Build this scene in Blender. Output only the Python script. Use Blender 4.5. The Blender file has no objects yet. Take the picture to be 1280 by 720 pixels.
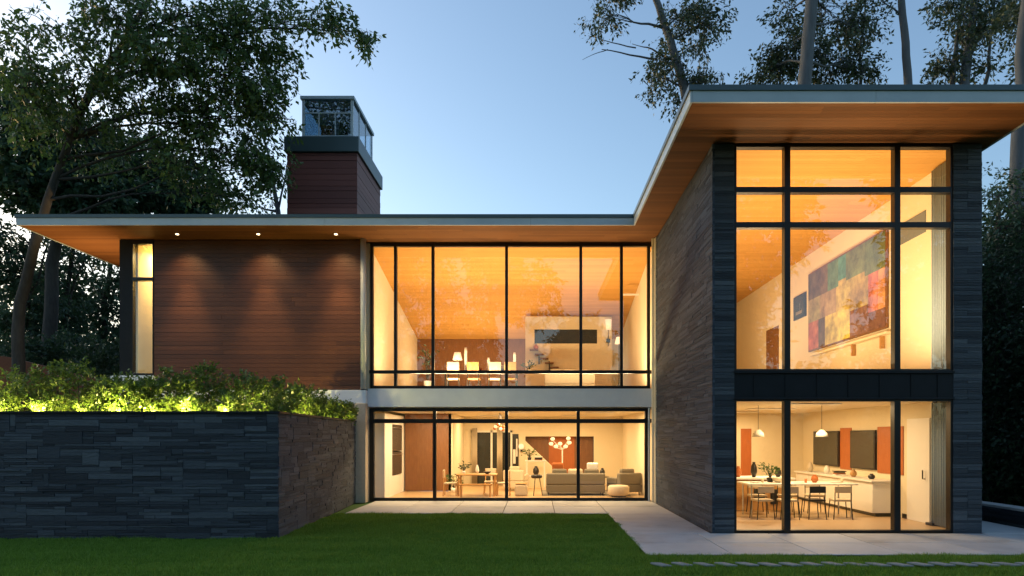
import bpy, math, random
import numpy as np
from mathutils import Vector, Matrix, noise
random.seed(7); rng = np.random.default_rng(7)
S = bpy.context.scene; COL = S.collection
R = math.radians

# ------------------------------------------------------------------ materials
def mat(name, col, rough=.6, metal=0, spec=.5):
    m = bpy.data.materials.new(name); m.use_nodes = True
    b = m.node_tree.nodes['Principled BSDF']
    b.inputs['Base Color'].default_value = (*col, 1); b.inputs['Roughness'].default_value = rough
    b.inputs['Metallic'].default_value = metal
    b.inputs['Specular IOR Level'].default_value = spec
    return m
def nd(m, t, **k):
    n = m.node_tree.nodes.new(t)
    for a, v in k.items():
        if a in n.inputs: n.inputs[a].default_value = v
        else: setattr(n, a, v)
    return n
def lk(m, a, b): m.node_tree.links.new(a, b)
def ramp(m, stops):
    n = nd(m, 'ShaderNodeValToRGB'); e = n.color_ramp.elements
    while len(e) < len(stops): e.new(.5)
    for i, (p, c) in enumerate(stops): e[i].position = p; e[i].color = (*c, 1)
    return n
def varied(name, stops, rough=.7, scale=(3, 3, 3), island=.6, bump=.15, nscale=8, detail=6, rrange=None, bdist=.02, spec=.5):
    """procedural material: per-piece tone mixed with noise, bump and roughness variation"""
    m = mat(name, stops[0][1], rough, spec=spec); b = m.node_tree.nodes['Principled BSDF']
    tc = nd(m, 'ShaderNodeTexCoord'); mp = nd(m, 'ShaderNodeMapping'); mp.inputs['Scale'].default_value = scale
    lk(m, tc.outputs['Object'], mp.inputs['Vector'])
    n = nd(m, 'ShaderNodeTexNoise', Scale=nscale, Detail=detail, Roughness=.6); lk(m, mp.outputs[0], n.inputs['Vector'])
    g = nd(m, 'ShaderNodeNewGeometry')
    mx = nd(m, 'ShaderNodeMix', data_type='FLOAT'); mx.inputs[0].default_value = island
    lk(m, n.outputs['Fac'], mx.inputs[2]); lk(m, g.outputs['Random Per Island'], mx.inputs[3])
    r = ramp(m, stops); lk(m, mx.outputs[0], r.inputs[0]); lk(m, r.outputs[0], b.inputs['Base Color'])
    bp = nd(m, 'ShaderNodeBump', Strength=bump, Distance=bdist); lk(m, n.outputs['Fac'], bp.inputs['Height']); lk(m, bp.outputs[0], b.inputs['Normal'])
    if rrange:
        mr = nd(m, 'ShaderNodeMapRange'); mr.inputs[3].default_value = rrange[0]; mr.inputs[4].default_value = rrange[1]
        lk(m, n.outputs['Fac'], mr.inputs[0]); lk(m, mr.outputs[0], b.inputs['Roughness'])
    return m
M = {}
M['stone'] = varied('slate_stone', [(.15, (.012, .017, .026)), (.45, (.030, .041, .056)), (.65, (.050, .065, .084)), (.9, (.10, .12, .14))], .75, (1, 1, 4), .62, .7, 9, 8, (.55, .9), .03)
M['stone_lit_side'] = varied('lit_side_slate', [(.2, (.018, .029, .046)), (.5, (.033, .049, .074)), (.75, (.055, .076, .108)), (.95, (.105, .135, .175))], .8, (1, 1, 4), .6, .7, 9, 8, (.6, .95), .03)  # same slate for warm-lit sides, tinted bluer and lighter to offset that light
M['stone_backing'] = mat('stone_backing', (.02, .022, .025), .9)
M['clad'] = varied('dark_cedar_boards', [(.15, (.048, .016, .007)), (.5, (.074, .025, .011)), (.85, (.105, .038, .016))], .5, (1.2, 1, 22), .4, .25, 3, 8, (.35, .6), .01)
M['chim'] = varied('rust_red_cladding', [(.2, (.12, .036, .030)), (.5, (.17, .05, .04)), (.8, (.22, .075, .06))], .6, (1, 1, 14), .6, .2, 3, 6, None, .01)
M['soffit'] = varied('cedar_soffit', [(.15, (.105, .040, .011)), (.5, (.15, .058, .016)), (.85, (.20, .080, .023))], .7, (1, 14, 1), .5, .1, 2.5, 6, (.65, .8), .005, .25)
M['ceil'] = varied('cedar_ceiling', [(.15, (.46, .235, .055)), (.5, (.52, .27, .065)), (.85, (.57, .30, .08))], .65, (1, 14, 1), .45, .05, 2.5, 6, (.6, .75), .005, .25)  # same cedar as the soffit, in a lighter, more orange tone
M['fascia'] = varied('painted_metal_fascia', [(.2, (.36, .42, .46)), (.8, (.46, .52, .56))], .4, (1, 1, 1), .2, .03, 2, 3, (.35, .5))
M['cap'] = mat('dark_metal_flashing', (.06, .09, .10), .4, .3)
M['frame'] = mat('black_steel_frame', (.012, .013, .015), .35, .4)
M['steel'] = varied('blackened_steel', [(.2, (.006, .008, .011)), (.8, (.014, .018, .024))], .5, (1, 1, 1), .3, .05, 4, 4, (.45, .7), .02, .2)
M['plaster'] = varied('warm_white_plaster', [(.3, (.755, .66, .46)), (.7, (.775, .68, .48))], .85, (1, 1, 1), .2, .03, 2, 5)
M['plaster2'] = varied('grey_green_plaster', [(.3, (.42, .46, .38)), (.7, (.50, .54, .45))], .85, (1, 1, 1), .2, .03, 2, 5)
M['brownwall'] = varied('walnut_panels', [(.2, (.13, .052, .018)), (.5, (.20, .085, .03)), (.8, (.27, .12, .045))], .5, (6, 6, 1), .4, .05, 3, 6)
M['rust'] = varied('rust_orange_panels', [(.2, (.34, .085, .015)), (.8, (.50, .15, .03))], .5, (6, 6, 1), .4, .05, 3, 6)
M['oak'] = varied('honey_oak', [(.2, (.40, .20, .06)), (.8, (.60, .33, .12))], .45, (2, 8, 8), .3, .05, 3, 6)
M['floor'] = varied('pale_oak_floor', [(.2, (.42, .27, .13)), (.8, (.56, .38, .20))], .35, (1, 8, 1), .5, .03, 3, 6)
M['terrace'] = varied('pale_concrete', [(.3, (.34, .345, .34)), (.45, (.47, .475, .47)), (.6, (.54, .545, .54)), (.8, (.60, .60, .59))], .75, (1, 1, 1), .22, .15, 1.3, 12, (.45, .85), .01)
M['slab'] = varied('painted_concrete_slab', [(.3, (.64, .70, .77)), (.7, (.72, .78, .84))], .6, (1, 1, 1), .2, .05, 3, 6)
M['beige'] = varied('sand_render', [(.3, (.44, .38, .30)), (.7, (.54, .48, .38))], .85, (1, 1, 1), .2, .1, 12, 6)
M['soil'] = varied('dark_soil', [(.3, (.02, .014, .009)), (.7, (.05, .035, .022))], .95, (1, 1, 1), .1, .6, 10, 8)
M['lawnbase'] = varied('lawn_soil', [(.3, (.03, .09, .01)), (.7, (.06, .15, .02))], .95, (1, 1, 1), .1, .4, 8, 8)
M['hill'] = varied('dark_hillside', [(.3, (.012, .022, .012)), (.7, (.035, .055, .025))], .95, (1, 1, 1), .1, .8, 1.5, 8, None, .3)
M['white'] = mat('white_lacquer', (.80, .77, .70), .4)
M['cream'] = varied('cream_fabric', [(.3, (.55, .46, .32)), (.7, (.68, .58, .42))], .9, (1, 1, 1), .4, .3, 60, 3)
M['taupe'] = varied('taupe_fabric', [(.3, (.17, .145, .105)), (.7, (.24, .205, .15))], .95, (1, 1, 1), .4, .3, 60, 3)
M['dark'] = mat('dark_lacquer', (.018, .014, .012), .35)
M['screen'] = mat('dark_screen', (.04, .04, .032), .25)
M['chrome'] = mat('brushed_steel', (.55, .55, .55), .3, 1)
M['bark'] = varied('tree_bark', [(.25, (.02, .018, .016)), (.7, (.055, .05, .045))], .9, (1, 1, .25), .2, .7, 12, 8, None, .02)
M['palebark'] = varied('pale_gum_bark', [(.25, (.045, .05, .055)), (.7, (.10, .11, .12))], .8, (1, 1, .2), .2, .4, 8, 8, None, .02)
def leafmat(name, a, b, c, rough=.45, trans=.25):
    m = mat(name, a, rough); p = m.node_tree.nodes['Principled BSDF']
    g = nd(m, 'ShaderNodeNewGeometry'); r = ramp(m, [(0, a), (.5, b), (1, c)])
    lk(m, g.outputs['Random Per Island'], r.inputs[0]); lk(m, r.outputs[0], p.inputs['Base Color'])
    t = nd(m, 'ShaderNodeBsdfTranslucent'); lk(m, r.outputs[0], t.inputs['Color'])
    x = nd(m, 'ShaderNodeMixShader'); x.inputs[0].default_value = trans
    lk(m, p.outputs[0], x.inputs[1]); lk(m, t.outputs[0], x.inputs[2])
    lk(m, x.outputs[0], m.node_tree.nodes['Material Output'].inputs['Surface']); return m
M['leaf'] = leafmat('tree_leaves', (.035, .075, .018), (.06, .12, .03), (.09, .16, .045), .45, .4)
M['leafdark'] = leafmat('evergreen_leaves', (.025, .06, .028), (.04, .085, .04), (.055, .11, .05), .45, .35)
M['leafgum'] = leafmat('gum_leaves', (.035, .055, .025), (.055, .085, .035), (.08, .11, .05))
M['hedge'] = leafmat('hedge_leaves', (.05, .10, .016), (.09, .16, .025), (.15, .22, .04), .4, .35)
M['grass'] = leafmat('grass_blades', (.09, .20, .014), (.15, .30, .026), (.26, .40, .06), .6, .4)
def emis(name, col, s):
    m = mat(name, col, .5); b = m.node_tree.nodes['Principled BSDF']
    b.inputs['Emission Color'].default_value = (*col, 1); b.inputs['Emission Strength'].default_value = s; return m
WARM = (1.0, .71, .37)
M['glassgrey'] = mat('grey_clerestory_glass', (.16, .20, .22), .2)
M['lamp'] = emis('lit_lamp', (1, .74, .42), 3)
M['shade'] = emis('lit_shade', (1, .78, .5), .3)
def glass(name, ior, tint=(1, 1, 1)):
    m = bpy.data.materials.new(name); m.use_nodes = True; t = m.node_tree; t.nodes.remove(t.nodes['Principled BSDF'])
    tr = nd(m, 'ShaderNodeBsdfTransparent'); tr.inputs[0].default_value = (*tint, 1)
    gl = nd(m, 'ShaderNodeBsdfGlossy'); gl.inputs['Roughness'].default_value = .0
    lw_ = nd(m, 'ShaderNodeLayerWeight', Blend=.5); pw_ = nd(m, 'ShaderNodeMath', operation='POWER'); lk(m, lw_.outputs['Facing'], pw_.inputs[0]); pw_.inputs[1].default_value = 5
    fr = nd(m, 'ShaderNodeMapRange'); fr.inputs[3].default_value = ior; fr.inputs[4].default_value = 1; lk(m, pw_.outputs[0], fr.inputs[0])
    n = nd(m, 'ShaderNodeTexNoise', Scale=.9, Detail=1.0); tc = nd(m, 'ShaderNodeTexCoord'); lk(m, tc.outputs['Object'], n.inputs['Vector'])
    bp = nd(m, 'ShaderNodeBump', Strength=.05, Distance=.02); lk(m, n.outputs['Fac'], bp.inputs['Height']); lk(m, bp.outputs[0], gl.inputs['Normal'])
    x = nd(m, 'ShaderNodeMixShader'); lk(m, fr.outputs[0], x.inputs[0]); lk(m, tr.outputs[0], x.inputs[1]); lk(m, gl.outputs[0], x.inputs[2])
    lk(m, x.outputs[0], t.nodes['Material Output'].inputs['Surface']); return m
M['glass'] = glass('coated_glass', .12)
M['glassclear'] = glass('clear_glass', .06)
M['glassblue'] = glass('blue_glass', .25, (.62, .76, .86))

# ------------------------------------------------------------------ mesh builder
class MB:
    def __init__(s): s.v = []; s.f = []
    def box(s, x0, x1, y0, y1, z0, z1, rz=0, skew=0):
        n = len(s.v)
        p = [(x0, y0, z0), (x1, y0, z0), (x1, y1, z0), (x0, y1, z0), (x0, y0, z1), (x1, y0, z1), (x1, y1, z1), (x0, y1, z1)]
        if rz:
            cx, cy = (x0+x1)/2, (y0+y1)/2; c, q = math.cos(rz), math.sin(rz)
            p = [(cx+(x-cx)*c-(y-cy)*q, cy+(x-cx)*q+(y-cy)*c, z) for x, y, z in p]
        if skew: p = [(x+(y-y0)*skew, y, z) for x, y, z in p]
        s.v += p; s.f += [tuple(n+i for i in q) for q in ((3, 2, 1, 0), (4, 5, 6, 7), (0, 1, 5, 4), (1, 2, 6, 5), (2, 3, 7, 6), (3, 0, 4, 7))]
        return s
    def prism(s, pts, z0, z1):
        n = len(s.v); k = len(pts)
        s.v += [(x, y, z0) for x, y in pts]+[(x, y, z1) for x, y in pts]
        s.f += [tuple(range(n+k-1, n-1, -1)), tuple(range(n+k, n+2*k))]
        s.f += [(n+i, n+(i+1) % k, n+k+(i+1) % k, n+k+i) for i in range(k)]
        return s
    def xzprism(s, pts, y0, y1):
        n = len(s.v); k = len(pts)
        s.v += [(x, y0, z) for x, z in pts]+[(x, y1, z) for x, z in pts]
        s.f += [tuple(range(n, n+k)), tuple(range(n+2*k-1, n+k-1, -1))]
        s.f += [(n+(i+1) % k, n+i, n+k+i, n+k+(i+1) % k) for i in range(k)]
        return s
    def tube(s, pts, rad, n=8, cap=True):
        pts = [Vector(p) for p in pts]
        if not hasattr(rad, '__len__'): rad = [rad]*len(pts)
        b = len(s.v); up = None
        for i, p in enumerate(pts):
            d = (pts[min(i+1, len(pts)-1)]-pts[max(i-1, 0)])
            if d.length < 1e-6: d = Vector((0, 0, 1))
            d.normalize()
            if up is None: up = Vector((0, 0, 1)) if abs(d.z) < .9 else Vector((1, 0, 0))
            a = d.cross(up); a = a.normalized() if a.length > 1e-4 else Vector((1, 0, 0)); c = a.cross(d).normalized(); up = c
            for j in range(n):
                t = 2*math.pi*j/n; q = p+(a*math.cos(t)+c*math.sin(t))*rad[i]; s.v.append(tuple(q))
        for i in range(len(pts)-1):
            for j in range(n):
                s.f.append((b+i*n+j, b+i*n+(j+1) % n, b+(i+1)*n+(j+1) % n, b+(i+1)*n+j))
        if cap:
            s.f.append(tuple(b+j for j in range(n-1, -1, -1))); e = b+(len(pts)-1)*n; s.f.append(tuple(e+j for j in range(n)))
        return s
    def lathe(s, c, prof, n=20):
        b = len(s.v)
        for r, z in prof:
            for j in range(n):
                t = 2*math.pi*j/n; s.v.append((c[0]+r*math.cos(t), c[1]+r*math.sin(t), c[2]+z))
        for i in range(len(prof)-1):
            for j in range(n): s.f.append((b+i*n+j, b+i*n+(j+1) % n, b+(i+1)*n+(j+1) % n, b+(i+1)*n+j))
        s.f.append(tuple(b+j for j in range(n-1, -1, -1))); e = b+(len(prof)-1)*n; s.f.append(tuple(e+j for j in range(n)))
        return s
    def ball(s, c, r, n=12, sz=1):
        return s.lathe(c, [(r*math.sin(math.pi*i/n)+1e-4, -r*sz*math.cos(math.pi*i/n)) for i in range(n+1)], n+2)
    def build(s, name, m, parent=None, smooth=False, bevel=0, **tags):
        me = bpy.data.meshes.new(name); me.from_pydata(s.v, [], s.f); me.update()
        if smooth: me.shade_smooth()
        me.materials.append(M[m] if isinstance(m, str) else m)
        return finish(name, me, parent, bevel, **tags)
def finish(name, me, parent=None, bevel=0, **tags):
    o = bpy.data.objects.new(name, me); COL.objects.link(o)
    if parent:
        o.parent = parent; o.matrix_parent_inverse = Matrix.Identity(4)
        w = world_loc(parent)
        if w.length: o.location = -w
    if bevel:
        b = o.modifiers.new('bevel', 'BEVEL'); b.width = bevel; b.segments = 2; b.limit_method = 'ANGLE'
    for k, v in tags.items(): o['category' if k == 'cat' else k] = v
    return o
def world_loc(o):
    v = Vector(o.location)
    while o.parent: o = o.parent; v += Vector(o.location)
    return v
def thing(name, loc, label, cat, group=None):
    o = bpy.data.objects.new(name, None); COL.objects.link(o); o.location = loc; o.empty_display_size = .2
    o['label'] = label; o['category'] = cat
    if group: o['group'] = group
    return o
def relabel(o, **t):
    for k, v in t.items(): o['category' if k == 'cat' else k] = v
    return o
def dup(root, loc, label, rz=0, scale=1):
    r = root.copy(); COL.objects.link(r); r.location = loc; r.rotation_euler = (0, 0, rz); r.scale = (scale,)*3; r['label'] = label
    for ch in list(root.children):
        c = ch.copy(); COL.objects.link(c); c.parent = r
        for g in list(ch.children):
            d = g.copy(); COL.objects.link(d); d.parent = c
    return r
def P(px, py, Y):      # measured photo direction at a real distance
    return ((px-670)*Y/853, Y, 2+(547-py)*Y/853)

# ------------------------------------------------------------------ stone packing: real stones laid in courses
def stones(mb, org, ud, nd_, L, H, rh=.055, cw=.09, big=.03, maxw=11, proud=.035):
    ud = Vector(ud).normalized(); nn = Vector(nd_).normalized(); org = Vector(org)
    nr = max(1, round(H/rh)); nc = max(1, round(L/cw)); occ = np.zeros((nr, nc), bool)
    rows = np.cumsum([0]+[random.uniform(.7, 1.3) for _ in range(nr)]); rows = rows/rows[-1]*H
    cs = L/nc
    for r in range(nr):
        c = 0
        while c < nc:
            if occ[r, c]: c += 1; continue
            w = random.randint(2, maxw)
            h = 1
            if random.random() < big: h = random.randint(3, 6); w = random.randint(4, 7)
            elif random.random() < .3: h = 2
            w = min(w, nc-c); k = 1
            while k < w and not occ[r, c+k]: k += 1
            w = k; h = min(h, nr-r)
            if nc-(c+w) == 1 and not occ[r, c+w]: w += 1
            while h > 1 and occ[r:r+h, c:c+w].any(): h -= 1
            occ[r:r+h, c:c+w] = True
            u0, u1 = c*cs+(0 if c == 0 else random.uniform(.001, .004)), (c+w)*cs-(0 if c+w == nc else .003)
            z0, z1 = rows[r]+.002, rows[r+h]-.002
            d = random.uniform(.004, proud); n0 = len(mb.v); ch = .004
            for (q, i) in ((-.03, 0), (d-ch, 0), (d, ch)):
                for (u, z) in ((u0+i, z0+i), (u1-i, z0+i), (u1-i, z1-i), (u0+i, z1-i)):
                    jit = random.uniform(-.004, .004) if i else 0
                    p = org+ud*u+nn*(q+jit); mb.v.append((p.x, p.y, p.z+z))
            for a in (0, 4):
                for j in range(4): mb.f.append((n0+a+j, n0+a+(j+1) % 4, n0+a+4+(j+1) % 4, n0+a+4+j))
            mb.f.append((n0+8, n0+9, n0+10, n0+11)); c += w
    return mb

# ------------------------------------------------------------------ world, sun, camera
W = bpy.data.worlds.new('World'); S.world = W; W.use_nodes = True
nt = W.node_tree; bg = nt.nodes['Background']
sky = nt.nodes.new('ShaderNodeTexSky'); sky.sky_type = 'NISHITA'; sky.sun_disc = False
SUN_EL, SUN_ROT = 9.0, -58.0
sky.sun_elevation = R(SUN_EL); sky.sun_rotation = R(SUN_ROT); sky.altitude = 100; sky.air_density = 1.0; sky.dust_density = 1.5; sky.ozone_density = 1.9
nt.links.new(sky.outputs[0], bg.inputs[0]); bg.inputs[1].default_value = .15
sd = bpy.data.lights.new('sun', 'SUN'); sd.energy = .02; sd.angle = R(20); sd.color = (1, .9, .8)
so = bpy.data.objects.new('sun', sd); COL.objects.link(so); so.rotation_euler = (R(90-SUN_EL), 0, R(180-SUN_ROT))
so.location = (-30, 10, 40)
cd = bpy.data.cameras.new('camera'); cam = bpy.data.objects.new('camera', cd); COL.objects.link(cam)
cam.location = (0, 0, 2); cam.rotation_euler = (R(90), 0, 0); cd.lens = 24; cd.sensor_width = 36
cd.shift_x = -30/1280; cd.shift_y = 187/1280; cd.clip_end = 3000; S.camera = cam
S.view_settings.view_transform = 'Standard'; S.view_settings.look = 'None'; S.view_settings.gamma = 1
S.view_settings.exposure = 1.2; S.render.resolution_x = 1024; S.render.resolution_y = 576
LF = .68
def light(kind, loc, energy, rot=(0, 0, 0), size=.3, sy=None, col=WARM, parent=None, **k):
    energy *= LF
    l = bpy.data.lights.new('lamp_light', kind); l.energy = energy; l.color = col
    if kind == 'AREA':
        l.shape = 'RECTANGLE'; l.size = size; l.size_y = sy or size
    else: l.shadow_soft_size = size
    for a, v in k.items(): setattr(l, a, v)
    o = bpy.data.objects.new('lamp_light', l); COL.objects.link(o); o.location = loc; o.rotation_euler = rot
    if parent: o.parent = parent; o.location = Vector(loc)-world_loc(parent)
    return o

# ------------------------------------------------------------------ ground
def st(name, mb, m, kind='structure', **k): return mb.build(name, m, None, kind=kind, **k)
st('ground', MB().box(-300, 300, -200, 500, -.6, -.02), 'lawnbase')
tm = MB()   # concrete slabs with open joints
for (xa, xb, ya, yb, nx, ny) in ((-5.0, 1.87, 17.8, 21.28, 5, 2), (1.87, 10.6, 11.53, 14.05, 6, 2), (1.87, 3.60, 14.05, 21.28, 1, 4), (9.26, 10.6, 14.05, 26, 1, 8)):
    for i in range(nx):
        for j in range(ny):
            a, b = xa+(xb-xa)*i/nx, xa+(xb-xa)*(i+1)/nx; c, d = ya+(yb-ya)*j/ny, ya+(yb-ya)*(j+1)/ny
            tm.box(a+.008, b-.008, c+.008, d-.008, -.01, .028+random.uniform(-.002, .002))
t_ = st('terrace', tm, 'terrace')
b_ = t_.modifiers.new('b', 'BEVEL'); b_.width = .006; b_.segments = 1
st('terrace_base', MB().box(-5.0, 10.6, 17.8, 26, -.019, .012).box(1.87, 10.6, 11.53, 17.8, -.019, .012), 'soil')
# small pavers let into the grass in front of the terrace
M['paver'] = varied('grey_paver', [(.3, (.24, .26, .26)), (.7, (.34, .36, .36))], .85)
base = MB().box(-.08, .08, -.12, .12, 0, .03, skew=-.6).build('stepping_paver', 'paver', None, bevel=.01)
relabel(base, label='small pale paver in the row let into the grass along the terrace front edge', cat='paver', group='row of small pavers in the grass')
for i in range(22):
    o = base if i == 0 else base.copy()
    if i: COL.objects.link(o)
    o.location = (2.0+i*.335, 10.55+random.uniform(-.03, .03), .026); o.rotation_euler = (0, 0, random.uniform(-.06, .06))

# grass
def grass(name, rects, dens, hmin, hmax):
    V = []; 
    for (x0, x1, y0, y1) in rects:
        n = int((x1-x0)*(y1-y0)*dens)
        x = rng.uniform(x0, x1, n); y = rng.uniform(y0, y1, n)
        ln = np.sin(x*1.7+np.sin(y*2.1))*np.sin(y*2.7+1.3*np.sin(x*.9))
        ln = ln+.8*np.sin(x*9.1+2*np.sin(y*7.3))*np.sin(y*11.7+1.5*np.sin(x*6.1)); h = rng.uniform(hmin, hmax, n)*np.clip(1+.4*ln, .35, 2)*np.where(np.floor(y*1.9) % 2 == 0, .82, 1.15); a = rng.uniform(0, 2*np.pi, n); w = rng.uniform(.004, .009, n)
        lx = rng.normal(0, .4, n)*h; ly = rng.normal(0, .4, n)*h
        p = np.stack([x-np.cos(a)*w, y-np.sin(a)*w, np.full(n, -.02), x+np.cos(a)*w, y+np.sin(a)*w, np.full(n, -.02), x+lx, y+ly, h-.01], 1)
        V.append(p)
    V = np.concatenate(V).reshape(-1, 3); nt_ = len(V)//3
    me = bpy.data.meshes.new(name); me.vertices.add(len(V)); me.vertices.foreach_set('co', V.ravel().astype(np.float32))
    me.loops.add(len(V)); me.loops.foreach_set('vertex_index', np.arange(len(V), dtype=np.int32))
    me.polygons.add(nt_); me.polygons.foreach_set('loop_start', np.arange(0, len(V), 3, dtype=np.int32))
    me.update(calc_edges=True); me.materials.append(M['grass'])
    return finish(name, me, None, kind='stuff', label='short mown green lawn in front of the house', cat='grass')
grass('grass', [(-12.5, 1.9, 9.3, 13.45), (-5.25, 1.9, 13.4, 17.82), (1.85, 9.5, 9.3, 11.56)], 4200, .03, .06)

# ------------------------------------------------------------------ house
ZS = 8.1; YR = 21.3; YT = 14.1
H = thing('modern_house', (0, 20, 0), 'two storey modern house of dark slate, cedar and glass glowing warmly at dusk', 'house')
def part(name, mb, m, parent=None, **k): return mb.build(name, m, parent or H, **k)
# roof
roof = part('roof', MB().prism([(-14.86, 19.6), (2.84, 19.6), (2.84, 12.43), (9.46, 12.43), (9.46, 32), (-14.86, 32)], ZS+.03, ZS+.285), 'cap')
def boards(x0, x1, y0, y1, z, w=.14, t=.02, along='x'):
    mb = MB(); a = y0
    while a < y1-1e-4:
        b = min(a+w, y1); x = x0
        while x < x1-1e-4:
            e = min(x+random.uniform(2.2, 4.5), x1)
            if x1-e < .6: e = x1
            mb.box(x+.001, e-.001, a+.002, b-.002, z, z+t); x = e
        a = b
    return mb
sf = boards(2.85, 9.45, 12.44, 19.6, ZS); s2 = boards(-14.85, 9.45, 19.6, 23.6, ZS); s3 = boards(-14.85, -12.7, 23.6, 31.9, ZS)
for q in (s2, s3):
    n = len(sf.v); sf.v += q.v; sf.f += [tuple(i+n for i in f) for f in q.f]
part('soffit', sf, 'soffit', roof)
fa = MB()
z0, z1, z2 = ZS-.012, ZS+.195, ZS+.275
def runs(x0, x1, y0, y1):      # folded metal lengths with open butt seams
    n = max(1, round(max(x1-x0, y1-y0)/2.9))
    for i in range(n):
        if x1-x0 > y1-y0: fa.box(x0+(x1-x0)*i/n+.003, x0+(x1-x0)*(i+1)/n-.003, y0-random.uniform(0, .004), y1, z0, z1)
        else: fa.box(x0, x1, y0+(y1-y0)*i/n+.003, y0+(y1-y0)*(i+1)/n-.003, z0, z1)
runs(-14.9, 2.80, 19.56, 19.6); runs(2.80, 2.84, 12.39, 19.6); runs(2.84, 9.5, 12.39, 12.43); runs(9.46, 9.5, 12.43, 32); runs(-14.9, -14.86, 19.6, 32)
part('fascia', fa, 'fascia', roof)
fc = MB()
fc.box(-14.93, 2.77, 19.53, 19.62, z1+.002, z2+.02); fc.box(2.77, 2.86, 12.36, 19.62, z1+.002, z2+.02); fc.box(2.86, 9.53, 12.36, 12.45, z1+.002, z2+.02)
fc.box(9.44, 9.53, 12.45, 32, z1+.002, z2+.02); fc.box(-14.93, -14.84, 19.62, 32, z1+.002, z2+.02)
part('roof_flashing', fc, 'cap', roof)
# recessed soffit lights with warm pools on the cedar wall
for x in (-10.72, -8.30, -5.98):
    d = part('downlight', MB().lathe((x, 20.4, ZS-.02), [(.075, 0), (.075, .02), (.055, .021), (.05, .012)], 20), 'chrome', roof)
    MB().lathe((x, 20.4, ZS-.034), [(.045, 0), (.045, .006)], 16).build('bulb', 'lamp', roof)
    light('SPOT', (x, 20.3, ZS-.05), 130, (R(14), 0, 0), .12, parent=roof, spot_size=R(100), spot_blend=1.0, col=(1, .66, .3))
    light('SPOT', (x, 20.3, ZS-.05), 520, (R(9), 0, 0), .12, parent=roof, spot_size=R(44), spot_blend=1.0, col=(1, .66, .3))
# chimney
ch = MB()
z = 8.3
while z < 11.55:
    h = random.choice((.16, .2, .26)); e = min(z+h, 11.6); dd = random.uniform(0, .012)
    ch.box(-8.38-dd, -6.03+dd, 23-dd, 26.4+dd, z, e-.012); z = e
CH = part('chimney', ch, 'chim')
part('chimney_band', MB().box(-8.46, -5.95, 22.9, 26.5, 11.6, 12.12), 'cap', CH, bevel=.02)
cf = MB()
for x in (-7.9, -6.26):
    for y in (23.05, 25.74): cf.box(x, x+.08, y, y+.08, 12.12, 13.42)
cf.box(-7.95, -6.13, 23.0, 25.87, 13.42, 13.52); cf.box(-7.9, -6.18, 23.04, 25.83, 12.12, 12.2)
cf.box(-7.86, -6.2, 23.06, 23.1, 12.95, 12.985)
for x in (-7.35, -6.8): cf.box(x, x+.03, 23.06, 23.1, 12.2, 12.95)
for y in (23.9, 24.8): cf.box(-6.22, -6.18, y, y+.05, 12.2, 13.42)
part('cowl_frame', cf, 'fascia', CH)
cg = MB().box(-7.83, -6.26, 23.08, 23.09, 12.2, 13.42).box(-6.205, -6.195, 23.13, 25.75, 12.2, 13.42).box(-7.89, -7.88, 23.13, 25.75, 12.2, 13.42)
part('cowl_glass', cg, 'glassblue', CH)
part('flue', MB().box(-7.4, -7.05, 23.5, 23.9, 12.2, 12.75), 'rust', CH)
part('flue', MB().box(-6.75, -6.4, 23.4, 23.8, 12.35, 12.8), 'dark', CH)
part('vent_box', MB().box(-7.3, -6.6, 24.3, 25, 12.2, 12.6), 'brownwall', CH)
part('cowl_deck', MB().box(-7.8, -6.3, 23.3, 25.7, 12.15, 12.2), 'fascia', CH)

# stone walls
sw = MB().box(3.68, 3.90, YT+.04, 20.7, 0, 8.075)
part('tower_wall_core', sw, 'stone_backing')
part('stone_side_wall', stones(MB(), (3.66, 20.7, 0), (0, -1, 0), (-1, 0, 0), 20.7-YT, 8.07, .048, .13, .004, 12, .016), 'stone_lit_side')
part('stone_pier', stones(MB(), (3.64, YT+.02, 0), (1, 0, 0), (0, -1, 0), .46, 8.07, .05, .15, .0, 3, .014), 'stone')
part('stone_pier', stones(stones(MB(), (8.63, YT+.02, 0), (1, 0, 0), (0, -1, 0), .59, 8.07, .05, .15, .0, 4, .014),
     (9.20, YT+.02, 0), (0, 1, 0), (1, 0, 0), 6.0, 8.07, .09, .12, 0, 10), 'stone')
part('pier_core', MB().box(3.69, 4.09, YT+.03, YT+.3, 0, 8.075).box(8.65, 9.19, YT+.03, YT+.3, 0, 8.075).box(9.10, 9.19, YT+.3, 32, 0, 8.075), 'stone_backing')

# generic glazed screen: bars mesh + one pane per opening
def screen(xs, zs, y, bw, depth, name='window', skip=(), outer=.09, edge=None, gl='glass'):
    edge = edge or bw
    fr = MB(); x0, x1 = xs[0], xs[-1]; zb, zt = zs[0], zs[-1]
    fr.box(x0-outer/2, x0+outer/2, y-.002, y+depth, zb, zt); fr.box(x1-outer/2, x1+outer/2, y-.002, y+depth, zb, zt)
    for x in xs[1:-1]: fr.box(x-bw/2, x+bw/2, y, y+depth, zb, zt)
    for i, z in enumerate(zs):
        lo, hi = (z, z+edge) if i == 0 else ((z-edge, z) if i == len(zs)-1 else (z-bw/2, z+bw/2))
        fr.box(x0-outer/2+.003, x1+outer/2-.003, y+.004, y+depth-.004, lo+.002, hi-.002)
    w = part(name, fr, 'frame', None)
    for i in range(len(xs)-1):
        for j in range(len(zs)-1):
            t = random.uniform(-.0018, .0018)
            n = MB(); a, b, c, d = xs[i], xs[i+1], zs[j], zs[j+1]; yy = y+depth*.45
            n.v = [(a, yy, c), (b, yy+t*(b-a), c), (b, yy+t*(b-a)+.001, d), (a, yy+.001, d)]; n.f = [(0, 1, 2, 3)]
            n.build('pane', gl, w)
    return w
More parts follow.
